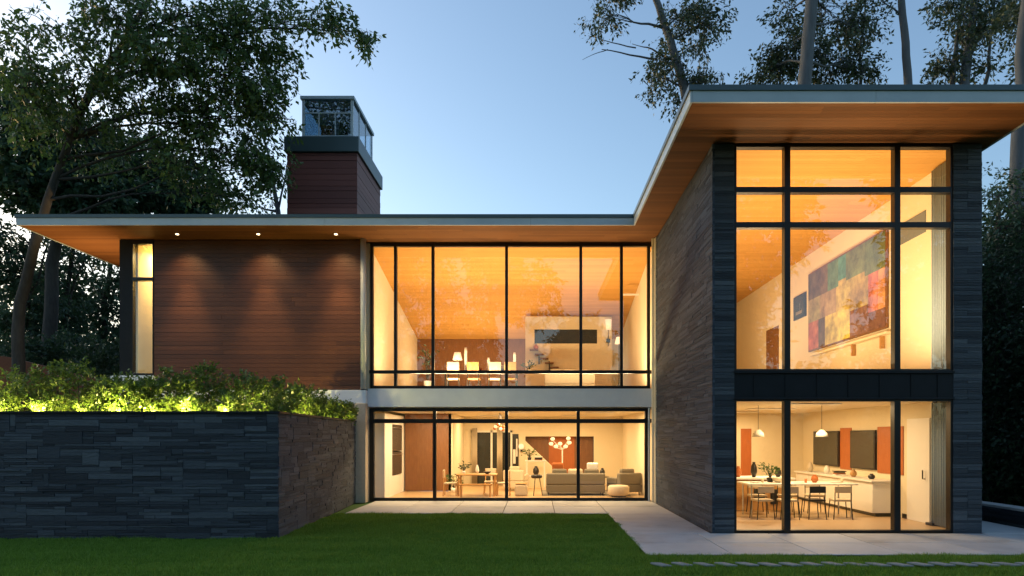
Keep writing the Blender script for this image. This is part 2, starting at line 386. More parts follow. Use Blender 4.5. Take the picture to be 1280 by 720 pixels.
screen([-5.13, -3.17, -.92, 1.32, 3.47], [0.02, 2.50, 2.92], YR, .10, .14, outer=.14, gl='glassclear')
screen([-5.13, -4.39, -3.22, -.92, 1.4, 2.67, 3.52], [3.53, 4.05, 8.06], YR, .09, .14)
part('transom_bar', MB().box(-5.2, 3.6, YR-.02, YR+.12, 4.0, 4.1).box(-5.2, 3.6, YR-.025, YR+.14, 2.46, 2.58), 'frame')
screen([4.12, 5.21, 7.49, 8.62], [0.03, 2.80], YT+.04, .13, .16, outer=.07, edge=.05, gl='glassclear')
screen([4.12, 5.21, 7.49, 8.62], [3.37, 6.41, 7.14, 8.07], YT+.04, .12, .16, outer=.07, edge=.05)
sp = MB().box(4.09, 8.64, YT+.02, YT+.3, 2.80, 3.37).box(4.09, 8.64, YT-.03, YT+.02, 3.33, 3.38).box(4.09, 8.64, YT-.02, YT+.02, 2.79, 2.83)
for x in (4.5, 5.15, 5.8, 6.45, 7.1, 7.75, 8.3): sp.box(x, x+.01, YT+.005, YT+.02, 2.83, 3.33)
part('spandrel_beam', sp, 'steel', bevel=.004)
# slab and left volume
part('floor_slab', MB().box(-5.22, 3.60, YR-.12, 31, 2.95, 3.52).box(-12.9, -5.22, 20.94, 31, 3.05, 3.46), 'slab', bevel=.01)
cl = MB(); z = 3.48
while z < 8.06:
    e = min(z+.135, 8.08); x = -11.75
    while x < -5.36:
        q = min(x+random.uniform(2.0, 4.4), -5.35)
        if -5.35-q < .7: q = -5.35
        dd = random.uniform(0, .006); cl.box(x+.0015, q-.0015, 21.0-dd, 21.06, z+.003, e-.003); x = q
    z = e
part('cedar_cladding', cl, 'clad')
part('cedar_backing', MB().box(-11.76, -5.30, 21.062, 21.2, 3.47, 8.08), 'dark')
part('corner_post', MB().box(-12.80, -12.42, 20.98, 30, 3.47, 8.08), 'steel')
w = part('slot_window', MB().box(-12.42, -12.39, 20.98, 21.15, 3.9, 8.08).box(-11.79, -11.76, 20.98, 21.15, 3.9, 8.08)
     .box(-12.39, -11.79, 20.98, 21.15, 6.83, 6.93).box(-12.39, -11.79, 20.98, 21.15, 7.95, 8.08).box(-12.39, -11.79, 20.98, 21.15, 3.9, 3.98), 'frame')
for a, b in ((3.98, 6.83), (6.93, 7.95)):
    mb = MB(); mb.v = [(-12.39, 21.05, a), (-11.79, 21.05, a), (-11.79, 21.05, b), (-12.39, 21.05, b)]; mb.f = [(0, 1, 2, 3)]; mb.build('pane', 'glass', w)
part('window_sill', MB().box(-13.0, -11.7, 20.85, 21.2, 3.66, 3.9), 'slab')
part('ground_floor_wall', MB().box(-12.9, -5.57, 21.4, 21.5, 0, 3.04), 'beige')
part('stair_room', MB().box(-12.42, -12.36, 21.2, 24, 3.5, 8.05).box(-11.8, -11.7, 21.2, 24, 3.5, 8.05).box(-12.42, -11.7, 24, 24.1, 3.5, 8.05).box(-12.42, -11.7, 21.2, 24, 3.47, 3.5).box(-12.42, -11.7, 21.2, 24, 8.02, 8.05), 'plaster')
light('AREA', (-12.08, 22.6, 7.9), 60, size=.3, sy=1.2, parent=H, col=(1, .76, .34))
part('column', MB().tube([(-5.30, 20.95, 3.5), (-5.30, 20.95, 8.1)], .085, 16), 'fascia', smooth=True)
part('pier', MB().box(-5.56, -5.22, 20.9, 22, 0, 3.05), 'beige', bevel=.01)
part('downpipe', MB().tube([(3.60, 20.95, .03), (3.60, 20.95, 8.1)], .055, 12).box(3.62, 3.9, 20.7, 21.28, 0, 8.08), 'plaster')
part('downpipe', MB().tube([(3.50, 21.12, .03), (3.50, 21.12, 2.93)], .035, 12), 'fascia')

# ---- rooms
def slope_ceiling():
    mb = MB(); y = YR+.05; n = 62
    for i in range(n):
        a = YR+.15+(30-YR-.15)*i/n; b = YR+.15+(30-YR-.15)*(i+1)/n
        f = lambda y: 8.02-(y-YR)*(8.02-6.3)/(30-YR)
        x = -5.2
        while x < 3.66:
            e = min(x+random.uniform(2, 4), 3.66)
            k = len(mb.v)
            mb.v += [(x+.001, a+.001, f(a)), (e-.001, a+.001, f(a)), (e-.001, b-.001, f(b)), (x+.001, b-.001, f(b)), (x+.001, a+.001, f(a)+.02), (e-.001, a+.001, f(a)+.02), (e-.001, b-.001, f(b)+.02), (x+.001, b-.001, f(b)+.02)]
            mb.f += [tuple(k+i for i in q) for q in ((3, 2, 1, 0), (4, 5, 6, 7), (0, 1, 5, 4), (1, 2, 6, 5), (2, 3, 7, 6), (3, 0, 4, 7))]
            x = e
    return mb
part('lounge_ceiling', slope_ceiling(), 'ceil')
part('lounge_wall', MB().box(-5.34, -5.20, YR+.02, 31, 3.52, 8.06).box(-5.2, -.42, 30.0, 30.1, 6.2, 8.0).box(3.66, 3.9, YR+.02, 31, 0, 8.06), 'plaster')
part('lounge_back_wall', MB().box(-5.2, -.3, 29.9, 30.0, 3.52, 6.4), 'brownwall')
pw = MB().box(-.42, 3.0, 27, 27.2, 3.52, 5.72).box(-.42, 3.0, 27, 27.2, 6.28, 6.78).box(-.42, -.06, 27, 27.2, 5.72, 6.28).box(2.42, 3.0, 27, 27.2, 5.72, 6.28)
part('lounge_side_panel', MB().box(3.0, 3.66, 29.9, 30, 3.52, 6.4), 'plaster')
part('chimney_breast', pw, 'plaster')
part('strip_window', MB().box(-.06, 2.42, 27.05, 27.1, 5.72, 6.28), 'screen')
part('lounge_floor', MB().box(-5.2, 3.66, YR+.15, 30, 3.521, 3.54), 'floor')
part('curtain_rail', MB().box(3.0, 3.62, 24, 24.03, 7.0, 7.06), 'white')
# living room (lower)
part('living_ceiling', MB().box(-5.2, 3.66, YR+.15, 30, 2.88, 2.94), 'plaster')
part('living_floor', MB().box(-5.2, 3.66, YR+.14, 30, -.01, .03), 'floor')
part('living_wall', MB().box(-5.34, -5.20, YR+.02, 31, 0, 2.9).box(-3.05, -2.75, 28.9, 29, 0, 2.9).box(-1.0, -.45, 28.9, 29, 0, 2.9).box(-2.75, -1, 28.9, 29, 2.3, 2.9)
     .box(-.45, 2.45, 28.9, 29, 2.05, 2.9).box(2.45, 3.66, 28.9, 29, 0, 2.9).box(-3.2, -3.05, 25, 29, 0, 2.9), 'plaster')
part('walnut_partition', MB().box(-4.8, -3.8, 25, 25.1, .05, 2.88).box(-3.79, -3.1, 25, 25.1, .05, 2.88), 'brownwall', bevel=.005)
for a, b in ((-.45, .55), (1.65, 2.45)): part('alcove_panel', MB().box(a, b, 29.3, 29.35, 0, 2.05), 'brownwall')
part('alcove_panel', MB().box(.55, 1.65, 29.28, 29.35, 0, 2.05), 'rust')
gd = MB()
for x in (-2.75, -1.92, -1.08): gd.box(x, x+.08, 28.85, 28.95, .03, 2.3)
gd.box(-2.75, -1.0, 28.85, 28.95, 2.22, 2.3)
gd = part('garden_door', gd, 'white'); MB().box(-2.7, -1.05, 28.97, 28.98, .03, 2.25).build('pane', 'screen', gd)
stp = MB().xzprism([(-.42, .03), (.9, .03), (.9, .7), (.75, .74), (-.42, 1.85)], 27.2, 28.2)
part('stair_flank', stp, 'plaster')
# dining / kitchen in tower
part('kitchen_ceiling', MB().box(3.9, 9.1, YT+.2, 30.9, 2.82, 2.9), 'plaster')
part('kitchen_floor', MB().box(3.9, 9.1, YT+.2, 30.9, -.01, .03), 'floor')
part('gallery_floor', MB().box(3.9, 9.1, YT+.3, 30.9, 3.1, 3.45), 'floor')
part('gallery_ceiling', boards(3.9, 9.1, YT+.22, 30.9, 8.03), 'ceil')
kw = MB().box(9.0, 9.1, 15.5, 31, 0, 2.82).box(9.0, 9.1, 15.5, 31, 3.45, 8.03).box(3.9, 3.95, YT+.3, 30.9, 0, 8.03)
kw.box(3.95, 9.0, 30.8, 30.9, 3.45, 8.03).box(3.95, 6.9, 23, 23.1, 0, 2.82).box(7.25, 9.0, 23, 23.1, 0, 2.82).box(6.9, 7.25, 23, 23.1, 2.3, 2.82)
part('tower_inner_wall', kw, 'plaster')
part('corner_lining', MB().box(9.03, 9.1, YT+.3, 15.36, 0, 2.82).box(9.03, 9.1, YT+.3, 15.36, 3.45, 8.03).box(8.7, 9.03, YT+.31, YT+.35, 0, 8.0), 'plaster2')
part('dark_reveal', MB().box(9.01, 9.1, 15.36, 15.49, 0, 8.02).box(8.82, 9.0, 15.2, 15.46, .03, .09), 'frame')
part('clerestory', MB().box(8.985, 9.0, 15.75, 17.0, 6.75, 7.25), 'glassgrey')
part('kitchen_door', MB().box(6.9, 7.25, 22.98, 23.0, .03, 2.3), 'rust')
pd = part('pantry_door', MB().box(8.96, 9.0, 15.55, 16.5, .03, 2.45), 'white', bevel=.006)
MB().tube([(8.955, 15.72, 1.05), (8.90, 15.72, 1.05), (8.90, 15.72, 1.25)], .015, 8).build('handle', 'dark', pd)
part('gallery_door', MB().box(8.97, 9.0, 25.3, 26.6, 3.45, 6.15), 'brownwall')
for a, b in ((16.7, 17.95), (19.45, 20.15)): part('wall_panel', MB().box(8.975, 9.0, a, b, 1.08, 2.28), 'rust')
part('skirting', MB().box(8.98, 9.0, 16.52, 16.75, .03, .14), 'dark')
# room lights (flush panels fixed to ceilings, uplights on the upper floors)
def panel(x, y, z, sx, sy, e, col=WARM):
    MB().box(x-sx/2-.03, x+sx/2+.03, y-sy/2-.03, y+sy/2+.03, z+.012, z+.03).build('ceiling_light', 'white', H)
    light('AREA', (x, y, z), e, size=sx, sy=sy, parent=H, col=col)
for x in (-3.6, -.6, 2.2): panel(x, 23.6, 2.84, .9, .5, 60)
for x in (-3.4, -.9, 1.6): panel(x, 22.1, 2.84, 1.0, .4, 48)  # front row added to brighten the cupboards and the terrace by the glass
for x in (-1.8, 1.5): panel(x, 26.8, 2.84, .9, .5, 60)
for y in (16.4, 19.2): panel(6.6, y, 2.78, 1.2, .5, 75)
panel(6.5, 21.6, 2.78, 1.0, .5, 40)
def uplight(x, y, z, sx, sy, e, rot=(math.pi, 0, 0)):
    MB().box(x-sx/2, x+sx/2, y-sy/2, y+sy/2, z, z+.06).build('floor_uplight', 'white', H)
    light('AREA', (x, y, z+.075), e, rot, size=sx, sy=sy, parent=H)
uplight(-2.6, 22.4, 3.54, 3, .3, 210); uplight(1.6, 22.4, 3.54, 3, .3, 190); uplight(-1, 27.5, 3.54, 1, .3, 60); uplight(-3, 27.5, 3.54, 2, .3, 80)
uplight(6.3, 15.2, 3.45, 3, .3, 260); uplight(6.0, 19.5, 3.45, 2, .3, 160); uplight(6.0, 25, 3.45, 2, .3, 120)

# ------------------------------------------------------------------ planter, low walls, hill
pl = thing('stone_planter', (-8, 14, 0), 'long raised planter of dark slate blocks with angled side', 'planter')
pw = stones(MB(), (-14.6, 13.5, 0), (1, 0, 0), (0, -1, 0), 9.5, 2.47, .05, .11, .035, 9, .02)
pw.build('stone_front', 'stone', pl)
L = math.hypot(.44, 7.5); a = Vector((-.44, 7.5, 0)).normalized()
stones(MB(), (-5.1, 13.5, 0), a, (a.y, -a.x, 0), L, 2.47, .055, .1, .02, 9, .022).build('stone_side', 'stone_lit_side', pl)
MB().prism([(-14.6, 13.51), (-5.11, 13.51), (-5.55, 21.0), (-5.8, 21.0), (-5.45, 13.85), (-14.6, 13.85)], -.02, 2.475).build('core', 'stone_backing', pl)
MB().prism([(-14.6, 13.45), (-5.05, 13.45), (-5.49, 20.9), (-5.83, 20.9), (-5.42, 13.85), (-14.6, 13.85)], 2.476, 2.52).build('coping', 'steel', pl)
MB().prism([(-14.6, 13.85), (-5.45, 13.85), (-5.8, 20.9), (-14.6, 20.9)], 1.9, 2.36).build('soil', 'soil', pl)
lw = thing('low_wall', (10.8, 15, 0), 'low dark garden wall with pale coping beside the terrace', 'wall')
stones(MB(), (10.8, 30, 0), (0, -1, 0), (-1, 0, 0), 19, .36, .06, .12, 0).build('wall_face', 'stone', lw)
MB().box(10.81, 11.1, 11, 30, -.02, .36).build('core', 'stone_backing', lw)
MB().box(10.74, 11.15, 11, 30, .362, .42).build('coping', 'terrace', lw, bevel=.01)
rw = MB(); rw.xzprism([(-40, 2), (-13.2, 2), (-13.2, 3.55), (-15.2, 4.05), (-18, 4.75), (-40, 7)], 23.2, 23.45)
rw.build('garden_wall', varied('rust_wall', [(.2, (.10, .03, .015)), (.8, (.2, .07, .03))], .8, (1, 1, 3), .3, .3, 6, 6), None,
   label='rust brown wall sloping down the hillside behind the hedge', cat='wall')
def sheet(name, x0, x1, y0, y1, nx, ny, fn, m):
    mb = MB()
    for j in range(ny+1):
        for i in range(nx+1):
            x = x0+(x1-x0)*i/nx; y = y0+(y1-y0)*j/ny; mb.v.append((x, y, fn(x, y)))
    for j in range(ny):
        for i in range(nx):
            k = j*(nx+1)+i; mb.f.append((k, k+1, k+nx+2, k+nx+1))
    return mb.build(name, m, None, smooth=True, kind='structure')
def hz(x, y):
    b = 2.3+max(0, (y-23.5))*.09+max(0, -x-15)*.16*min(1, max(0, (y-22)/6))
    return min(b, 9.5)+.35*noise.noise(Vector((x*.25, y*.25, 0)))
sheet('hillside', -90, -13.2, 23.4, 120, 70, 70, hz, 'hill')
st('hill_foot', MB().box(-90, -14.6, 13.6, 24, -.5, 2.3), 'hill')
sheet('far_ground', -90, 90, 60, 200, 60, 30, lambda x, y: -.3+min(6, max(0, y-60)*.1)+.5*noise.noise(Vector((x*.1, y*.1, 3))), 'hill')

# ------------------------------------------------------------------ foliage
def leaf_mesh(name, pos, dirs, size, m, parent=None, asp=.45, **k):
    """pos Nx3, dirs Nx3 leaf axes; a folded diamond per leaf"""
    n = len(pos); d = dirs/np.linalg.norm(dirs, axis=1, keepdims=True)
    r = rng.normal(size=(n, 3)); s = np.cross(d, r); s /= np.linalg.norm(s, axis=1, keepdims=True)+1e-9
    L_ = size*rng.uniform(.6, 1.25, (n, 1)); w = L_*asp
    nn = np.cross(d, s)
    v = np.stack([pos, pos+d*L_*.45+s*w*.5+nn*L_*.06, pos+d*L_, pos+d*L_*.45-s*w*.5+nn*L_*.06], 1).reshape(-1, 3)
    me = bpy.data.meshes.new(name); me.vertices.add(4*n); me.vertices.foreach_set('co', v.ravel().astype(np.float32))
    me.loops.add(4*n); me.loops.foreach_set('vertex_index', np.arange(4*n, dtype=np.int32))
    me.polygons.add(n); me.polygons.foreach_set('loop_start', np.arange(0, 4*n, 4, dtype=np.int32))
    me.update(calc_edges=True); me.materials.append(M[m])
    return finish(name, me, parent, **k)
def wob(a, b, n, amt, sag=0):
    a, b = Vector(a), Vector(b); o = Vector((random.random()*50, random.random()*50, random.random()*50)); out = []
    L_ = (b-a).length
    for i in range(n+1):
        t = i/n; p = a.lerp(b, t); q = noise.noise_vector(o+Vector((t*2.5, 0, 0)))*amt*L_*math.sin(math.pi*min(1, t*1.0)) if 0 < i < n else Vector()
        p = p+q+Vector((0, 0, sag*L_*math.sin(math.pi*t))); out.append(p)
    return out
def tree(name, label, trunk, rad, clusters, lsize=.14, leaf='leaf', bark='bark', group=None, cat='tree', droop=.5, per=14, gap=.0, limb=.05, asp=.45, extra=(), sprig_len=.5, gs=.9):
    T = thing(name, tuple(trunk[0]), label, cat, group)
    mb = MB(); tp = [Vector(p) for p in trunk]
    # subdivide trunk
    fine = []; fr = []
    for i in range(len(tp)-1):
        seg = wob(tp[i], tp[i+1], 5, .03); fine += seg[:-1]; fr += [rad[i]+(rad[i+1]-rad[i])*j/5 for j in range(5)]
    fine.append(tp[-1]); fr.append(rad[-1]); mb.tube(fine, fr, 10)
    for e in extra: mb.tube(wob(e[0], e[1], 6, .06), [e[2]*(1-.11*i) for i in range(7)], 6)
    pos = []; dr = []
    for (c, r, ns) in clusters:
        c = Vector(c); r = Vector(r)
        # limb from the trunk, starting below the cluster
        best = min(range(len(fine)), key=lambda i: (fine[i]-c).length+max(0, fine[i].z-c.z+.5)*2.0)
        lp = wob(fine[best], c, 8, .10, .05); r0 = min(fr[best]*.6, limb)
        mb.tube(lp, [max(.012, r0*(1-.85*i/8)) for i in range(9)], 6)
        offs = Vector((random.random()*90, random.random()*90, 0))
        k = 0; tries = 0
        nodes = []
        while k < ns and tries < ns*6:
            tries += 1
            u = Vector((random.gauss(0, 1), random.gauss(0, 1), random.gauss(0, 1))).normalized()*random.random()**.45
            p = c+Vector((u.x*r.x, u.y*r.y, u.z*r.z))
            if noise.noise(p*gs+offs) < gap: continue
            nodes.append(p); k += 1
        for q, p in enumerate(nodes):
            out = (p-c); out.z *= .5
            dd = (out.normalized() if out.length > .01 else Vector((1, 0, 0)))*.7+Vector((random.gauss(0, .5), random.gauss(0, .5), -droop+random.gauss(0, .25)))
            dd.normalize(); L_ = sprig_len*random.uniform(.6, 1.3)
            if q % 4 == 0:
                s = lp[random.randint(4, 8)]; tw = wob(s, p, 4, .12, .04); mb.tube(tw, [.014, .012, .010, .008, .006], 4, False)
            mb.tube([p-dd*L_*.3, p+dd*L_], [.007, .003], 3, False)
            for _ in range(per):
                t = random.uniform(-.2, 1); o = Vector((random.gauss(0, 1), random.gauss(0, 1), random.gauss(0, 1)))*.09*sprig_len*2
                pos.append(p+dd*L_*t+o); dr.append(dd*.6+Vector((random.gauss(0, .6), random.gauss(0, .6), random.gauss(-.35*droop, .5))))
    mb.build('trunk', bark, T, smooth=True)
    if pos: leaf_mesh('crown', np.array(pos), np.array(dr), lsize, leaf, T, asp)
    return T
def C(px, py, Y, rx, rz, ns, ry=None):   # cluster given by where it is seen and its real distance
    s = Y/853; return (P(px, py, Y), (rx*s, ry or (rx+rz)*.5*s, rz*s), ns)

# big overhanging tree at the left
cl = [C(60, 30, 19, 60, 40, 34), C(150, 20, 19.5, 70, 40, 110), C(240, 20, 20, 70, 45, 150), C(330, 30, 20, 60, 40, 140), C(410, 25, 20.5, 45, 25, 55), C(448, 40, 20.5, 22, 22, 18),
      C(150, 90, 20, 70, 45, 120), C(230, 85, 20, 70, 50, 180), C(310, 90, 20.5, 55, 45, 150), C(338, 130, 20.5, 28, 35, 60), C(280, 145, 21, 60, 45, 150), C(200, 140, 21, 70, 45, 130),
      C(368, 150, 20.5, 8, 22, 8), C(320, 195, 21, 40, 40, 85), C(255, 205, 21, 50, 38, 95), C(338, 210, 21, 16, 30, 22), C(90, 110, 20, 70, 50, 110), C(20, 110, 19, 50, 60, 80),
      C(120, 170, 22, 90, 50, 130), C(12, 50, 18, 20, 40, 10), C(300, 245, 22, 40, 20, 30)]
cl = [(c, r, int(n*.98)) for c, r, n in cl]
tree('broadleaf_tree', 'large dark broadleaf tree arching over the left roof with cascading branches', [P(20, 560, 22), P(25, 380, 22), P(60, 250, 21.5), P(110, 120, 21), P(180, 10, 20.5), P(240, -80, 20)],
     [.22, .17, .13, .10, .08, .04], cl, .185, 'leaf', gap=-.02, per=13, droop=.7, limb=.05, gs=1.3)
# darker evergreens behind it
cl = [C(40, 190, 27, 60, 60, 260), C(110, 200, 28, 60, 55, 240), C(175, 215, 29, 55, 45, 200), C(30, 130, 27, 50, 50, 120), C(110, 250, 28, 80, 40, 200), C(60, 235, 27, 60, 40, 160)]
tree('evergreen_tree', 'dense dark evergreen behind the left end of the low roof', [P(60, 480, 28), P(65, 330, 28), P(90, 200, 28)], [.3, .24, .12], cl, .3, 'leafdark', per=18, gap=-.45, droop=.3, limb=.07)
cl = [C(230, 235, 31, 45, 30, 150), C(190, 255, 31, 60, 30, 130), C(250, 262, 31, 40, 20, 60)]
tree('evergreen_tree', 'rounded dark evergreen just above the roof left of the chimney', [P(225, 480, 31), P(225, 330, 31), P(222, 250, 31)], [.25, .2, .1], cl, .3, 'leafdark', per=18, gap=-.45, droop=.3)
# slim tree beside chimney
tree('slim_tree', 'slim pale branched sapling rising left of the chimney', [P(350, 420, 27), P(348, 265, 27), P(335, 190, 27), P(322, 150, 27)], [.1, .09, .05, .03],
     [C(325, 215, 27, 22, 30, 18), C(300, 255, 27, 30, 14, 20), C(340, 250, 27, 12, 14, 6)], .16, 'leaf', 'palebark', per=8, extra=[(P(348, 262, 27), P(360, 200, 27), .05), (P(340, 225, 27), P(300, 180, 27), .04)])
# undergrowth trees seen under the left eaves
for i, (px, Y, lab) in enumerate(((30, 30, 'forked dark tree on the slope at the far left edge under the eaves'), (85, 34, 'thin airy tree on the slope, middle of those under the left eaves'), (135, 38, 'thin airy tree on the slope nearest the house corner'))):
    k = Y/30
    cl = [C(px+random.uniform(-20, 20), y, Y, 30, 24, int(n), 1.6) for y, n in ((290, 70), (315, 80), (345, 85), (375, 100), (400, 120), (430, 120))]+[C(px-25, 350, Y, 20, 30, 40)]
    tree('woodland_tree', lab, [P(px, 470, Y), P(px-5, 380, Y), P(px+12, 290, Y), P(px+5, 240, Y)], [.15*k, .11*k, .07*k, .04], cl, .24, 'leafdark', group='trees on the slope under the left eaves', per=12, gap=-.1,
         extra=[(P(px-4, 400, Y), P(px+28, 310, Y), .08), (P(px-4, 380, Y), P(px-30, 300, Y), .07)])
# shrubs on slope
def shrub(name, label, c, r, n, lsize, leaf, group=None, per=14, cat='shrub', stems=6, asp=.5):
    T = thing(name, (c[0], c[1], c[2]), label, cat, group); mb = MB(); pos = []; dr = []
    for _ in range(stems):
        a = random.uniform(0, 6.28); q = (c[0]+r[0]*.6*math.cos(a), c[1]+r[1]*.6*math.sin(a), c[2]+r[2]*random.uniform(1.0, 1.7))
        mb.tube(wob((c[0]+.1*math.cos(a), c[1]+.1*math.sin(a), c[2]-.1), q, 4, .1), [.025, .02, .015, .01, .006], 5)
    for _ in range(n):
        u = Vector((random.gauss(0, 1), random.gauss(0, 1), random.gauss(0, 1))).normalized(); k = random.random()**.33
        bump_ = 1+.35*noise.noise(Vector((u.x*2+c[0], u.y*2, u.z*2+c[1])))
        p = Vector((c[0]+u.x*k*r[0]*bump_, c[1]+u.y*k*r[1]*bump_, c[2]+r[2]+u.z*k*r[2]*bump_))
        if p.z < c[2]: p.z = c[2]+random.random()*.1
        dd = u*.8+Vector((random.gauss(0, .4), random.gauss(0, .4), .5+random.gauss(0, .3))); dd.normalize(); L_ = lsize*random.uniform(1, 2.6)
        for _ in range(per):
            t = random.random(); pos.append(p+dd*L_*t+Vector((random.gauss(0, .3), random.gauss(0, .3), random.gauss(0, .3)))*lsize)
            dr.append(dd*.5+Vector((random.gauss(0, .7), random.gauss(0, .7), random.gauss(.1, .5))))
    mb.build('stems', 'bark', T, smooth=True); leaf_mesh('foliage', np.array(pos), np.array(dr), lsize, leaf, T, asp); return T
for i, (px, py, Y, lab) in enumerate(((20, 455, 26, 'dark shrub on the slope at the far left behind the rust wall'), (95, 450, 27, 'dark shrub on the slope midway between tree trunks and house corner'), (140, 462, 25.5, 'dark shrub on the slope tucked against the house corner'), (60, 440, 32, 'dark shrub on the slope above the others'))):
    c = P(px, py, Y); shrub('slope_shrub', lab, (c[0], c[1], c[2]-.6), (1.5, 1.2, .75), 260, .15, 'leafdark', 'dark shrubs on the slope')
# planter hedge (tall shrubs behind low ones), lit from below
hs = [(30, 460, 14.9, 1.0, 'leafier dark shrub at the left end of the lit planter'), (92, 455, 14.8, 1.0, 'tallest dark round shrub of the planter, left of the slot window'), (155, 473, 14.4, .8, 'bright green shrub of the planter below the slot window'),
      (205, 468, 14.6, .8, 'yellow lit shrub of the planter below the left edge of the cedar wall'), (255, 462, 15.0, .85, 'dark peaked shrub of the planter below the cedar wall'), (312, 474, 14.8, .8, 'yellow lit shrub of the planter above the corner of the stone wall'),
      (365, 480, 15.6, .75, 'low leafy shrub of the planter just right of the stone corner'), (400, 487, 17.0, .75, 'light green shrub of the planter under the pale slab end'), (432, 500, 18.7, .75, 'small green shrub next to the last one at the right end of the planter'), (446, 505, 20.1, .7, 'last small dark shrub at the right tip of the planter by the pier')]
for (px, py, Y, w, lab) in hs:
    c = P(px, py, Y); top = c[2]; h = (top-2.36)
    x = min(c[0], -5.95 if 15 < Y < 16.5 else -5.78)
    shrub('planter_shrub', lab, (x, Y, 2.36), (w*.62, .45, h*.5), 210, .085, 'hedge', 'shrubs in the raised planter', per=16, stems=8)
for i, (px, Y) in enumerate(((0, 14.3), (62, 14.25), (125, 14.2), (180, 14.2), (232, 14.2), (285, 14.2), (338, 14.25))):
    shrub('planter_groundcover', 'low leafy filler plant at the front of the planter, lit yellow from below', (P(px, 500, Y)[0], Y, 2.36), (.42, .22, .22), 90, .075, 'hedge', 'low filler plants along the planter front', per=14, stems=4)
spot = None
for i, (x, y) in enumerate(((-11.9, 14.0), (-11.2, 14.05), (-10.3, 14.0), (-9.4, 14.05), (-8.6, 14.0), (-7.9, 14.02), (-7.2, 14.05), (-6.4, 14.0), (-5.95, 14.5), (-5.85, 16.0), (-5.95, 17.6), (-5.9, 19.2))):
    s_ = thing('garden_spotlight', (x, y, 2.36), 'tiny warm spotlight hidden among the planter shrubs', 'light', 'spotlights in the planter')
    MB().lathe((x, y, 2.37), [(.02, 0), (.035, .02), (.04, .07), (.045, .075)], 12).build('housing', 'dark', s_)
    MB().lathe((x, y, 2.448), [(.035, 0), (.035, .004)], 12).build('bulb', 'lamp', s_)
    light('POINT', (x, y, 2.52), random.choice((45, 70, 110)), size=.04, parent=s_, col=(1, .76, .22))

for i, (x, y) in enumerate(((-14.0, 20.6), (-13.3, 22.6))):  # hidden lamps added to brighten the left soffit
    s_ = thing('added_eaves_light', (x, y, 2.36), 'unseen warm fill light added behind the planter to brighten the left eaves, ' + ('the nearer one' if i == 0 else 'the farther one'), 'light', 'added fill lights for the left eaves')
    MB().lathe((x, y, 2.37), [(.04, 0), (.06, .02), (.06, .12)], 12).build('housing', 'dark', s_)
    MB().lathe((x, y, 2.492), [(.045, 0), (.045, .004)], 12).build('bulb', 'lamp', s_)
    light('SPOT', (x, y, 2.52), 1100, (math.pi, R(-2), 0), .05, parent=s_, spot_size=R(50), spot_blend=1.0, col=(1, .62, .25))

# right-hand trees
tree('gum_tree', 'leaning tree with dark airy leaves behind the left corner of the tower roof', [P(880, 420, 30), P(868, 180, 30), P(855, 110, 30), P(838, 50, 30), P(812, -20, 30), P(795, -80, 30)], [.28, .24, .20, .17, .13, .08],
     [C(755, 20, 30, 28, 30, 58), C(790, 55, 30, 12, 40, 0), C(880, 30, 30, 32, 40, 116), C(850, 70, 30, 40, 30, 93), C(815, 95, 30, 26, 24, 43), C(880, 95, 30, 28, 24, 69), C(850, 20, 30, 30, 30, 69), C(845, 125, 30, 20, 12, 18), C(770, -20, 30, 40, 20, 46)],
     .2, 'leafgum', 'palebark', per=11, gap=-.02, droop=.8, extra=[(P(822, 75, 30), P(752, 62, 30), .05), (P(795, 60, 30), P(735, 45, 30), .03), (P(760, 62, 30), P(728, 75, 30), .02)], limb=.06)
tree('gum_tree', 'bushy tree with a thick bare grey trunk above the middle of the tower roof', [P(1005, 420, 26), P(1005, 110, 26), P(1012, 30, 26), P(1018, -60, 26)], [.30, .25, .23, .2],
     [C(960, 85, 28, 30, 24, 108), C(985, 60, 28, 30, 30, 124), C(1035, 75, 28, 30, 28, 116), C(1080, 40, 28, 32, 40, 116), C(1075, 85, 28, 26, 22, 77), C(1040, 20, 28, 35, 25, 93), C(985, 20, 28, 25, 20, 38)],
     .19, 'leafgum', 'palebark', per=12, gap=-.12, droop=.6, extra=[(P(1075, 110, 28), P(1082, 0, 28), .07)], limb=.06)
tree('gum_tree', 'slender bare trunk rising alone above the tower roof', [P(1145, 420, 27), P(1135, 105, 27), P(1128, 20, 27), P(1122, -60, 27)], [.2, .16, .14, .12], [C(1110, -50, 27, 40, 15, 46), C(1100, 0, 27, 20, 8, 9)], .19, 'leafgum', 'palebark')
tree('gum_tree', 'airy multi stemmed tree above the right part of the tower roof', [P(1210, 420, 28), P(1205, 110, 28), P(1215, 30, 28), P(1220, -60, 28)], [.26, .2, .16, .12],
     [C(1180, 85, 28, 18, 22, 46), C(1195, 45, 28, 26, 40, 100), C(1235, 40, 28, 28, 40, 93), C(1190, 5, 28, 30, 20, 62), C(1250, 5, 28, 25, 20, 54), C(1225, 85, 28, 20, 15, 21)],
     .19, 'leafgum', 'palebark', per=12, gap=-.1, droop=.7, extra=[(P(1190, 110, 28), P(1205, -10, 28), .11), (P(1230, 110, 28), P(1245, -10, 28), .08)])
tree('gum_tree', 'tall leaning grey trunk right of the tower, cut by the right frame edge', [P(1262, 600, 21), P(1266, 400, 21), P(1272, 180, 21), P(1284, 0, 21), P(1290, -60, 21)], [.26, .23, .2, .17, .14],
     [C(1275, 20, 22, 25, 30, 69), C(1300, 70, 22, 25, 40, 62)], .17, 'leafgum', 'palebark', per=12)
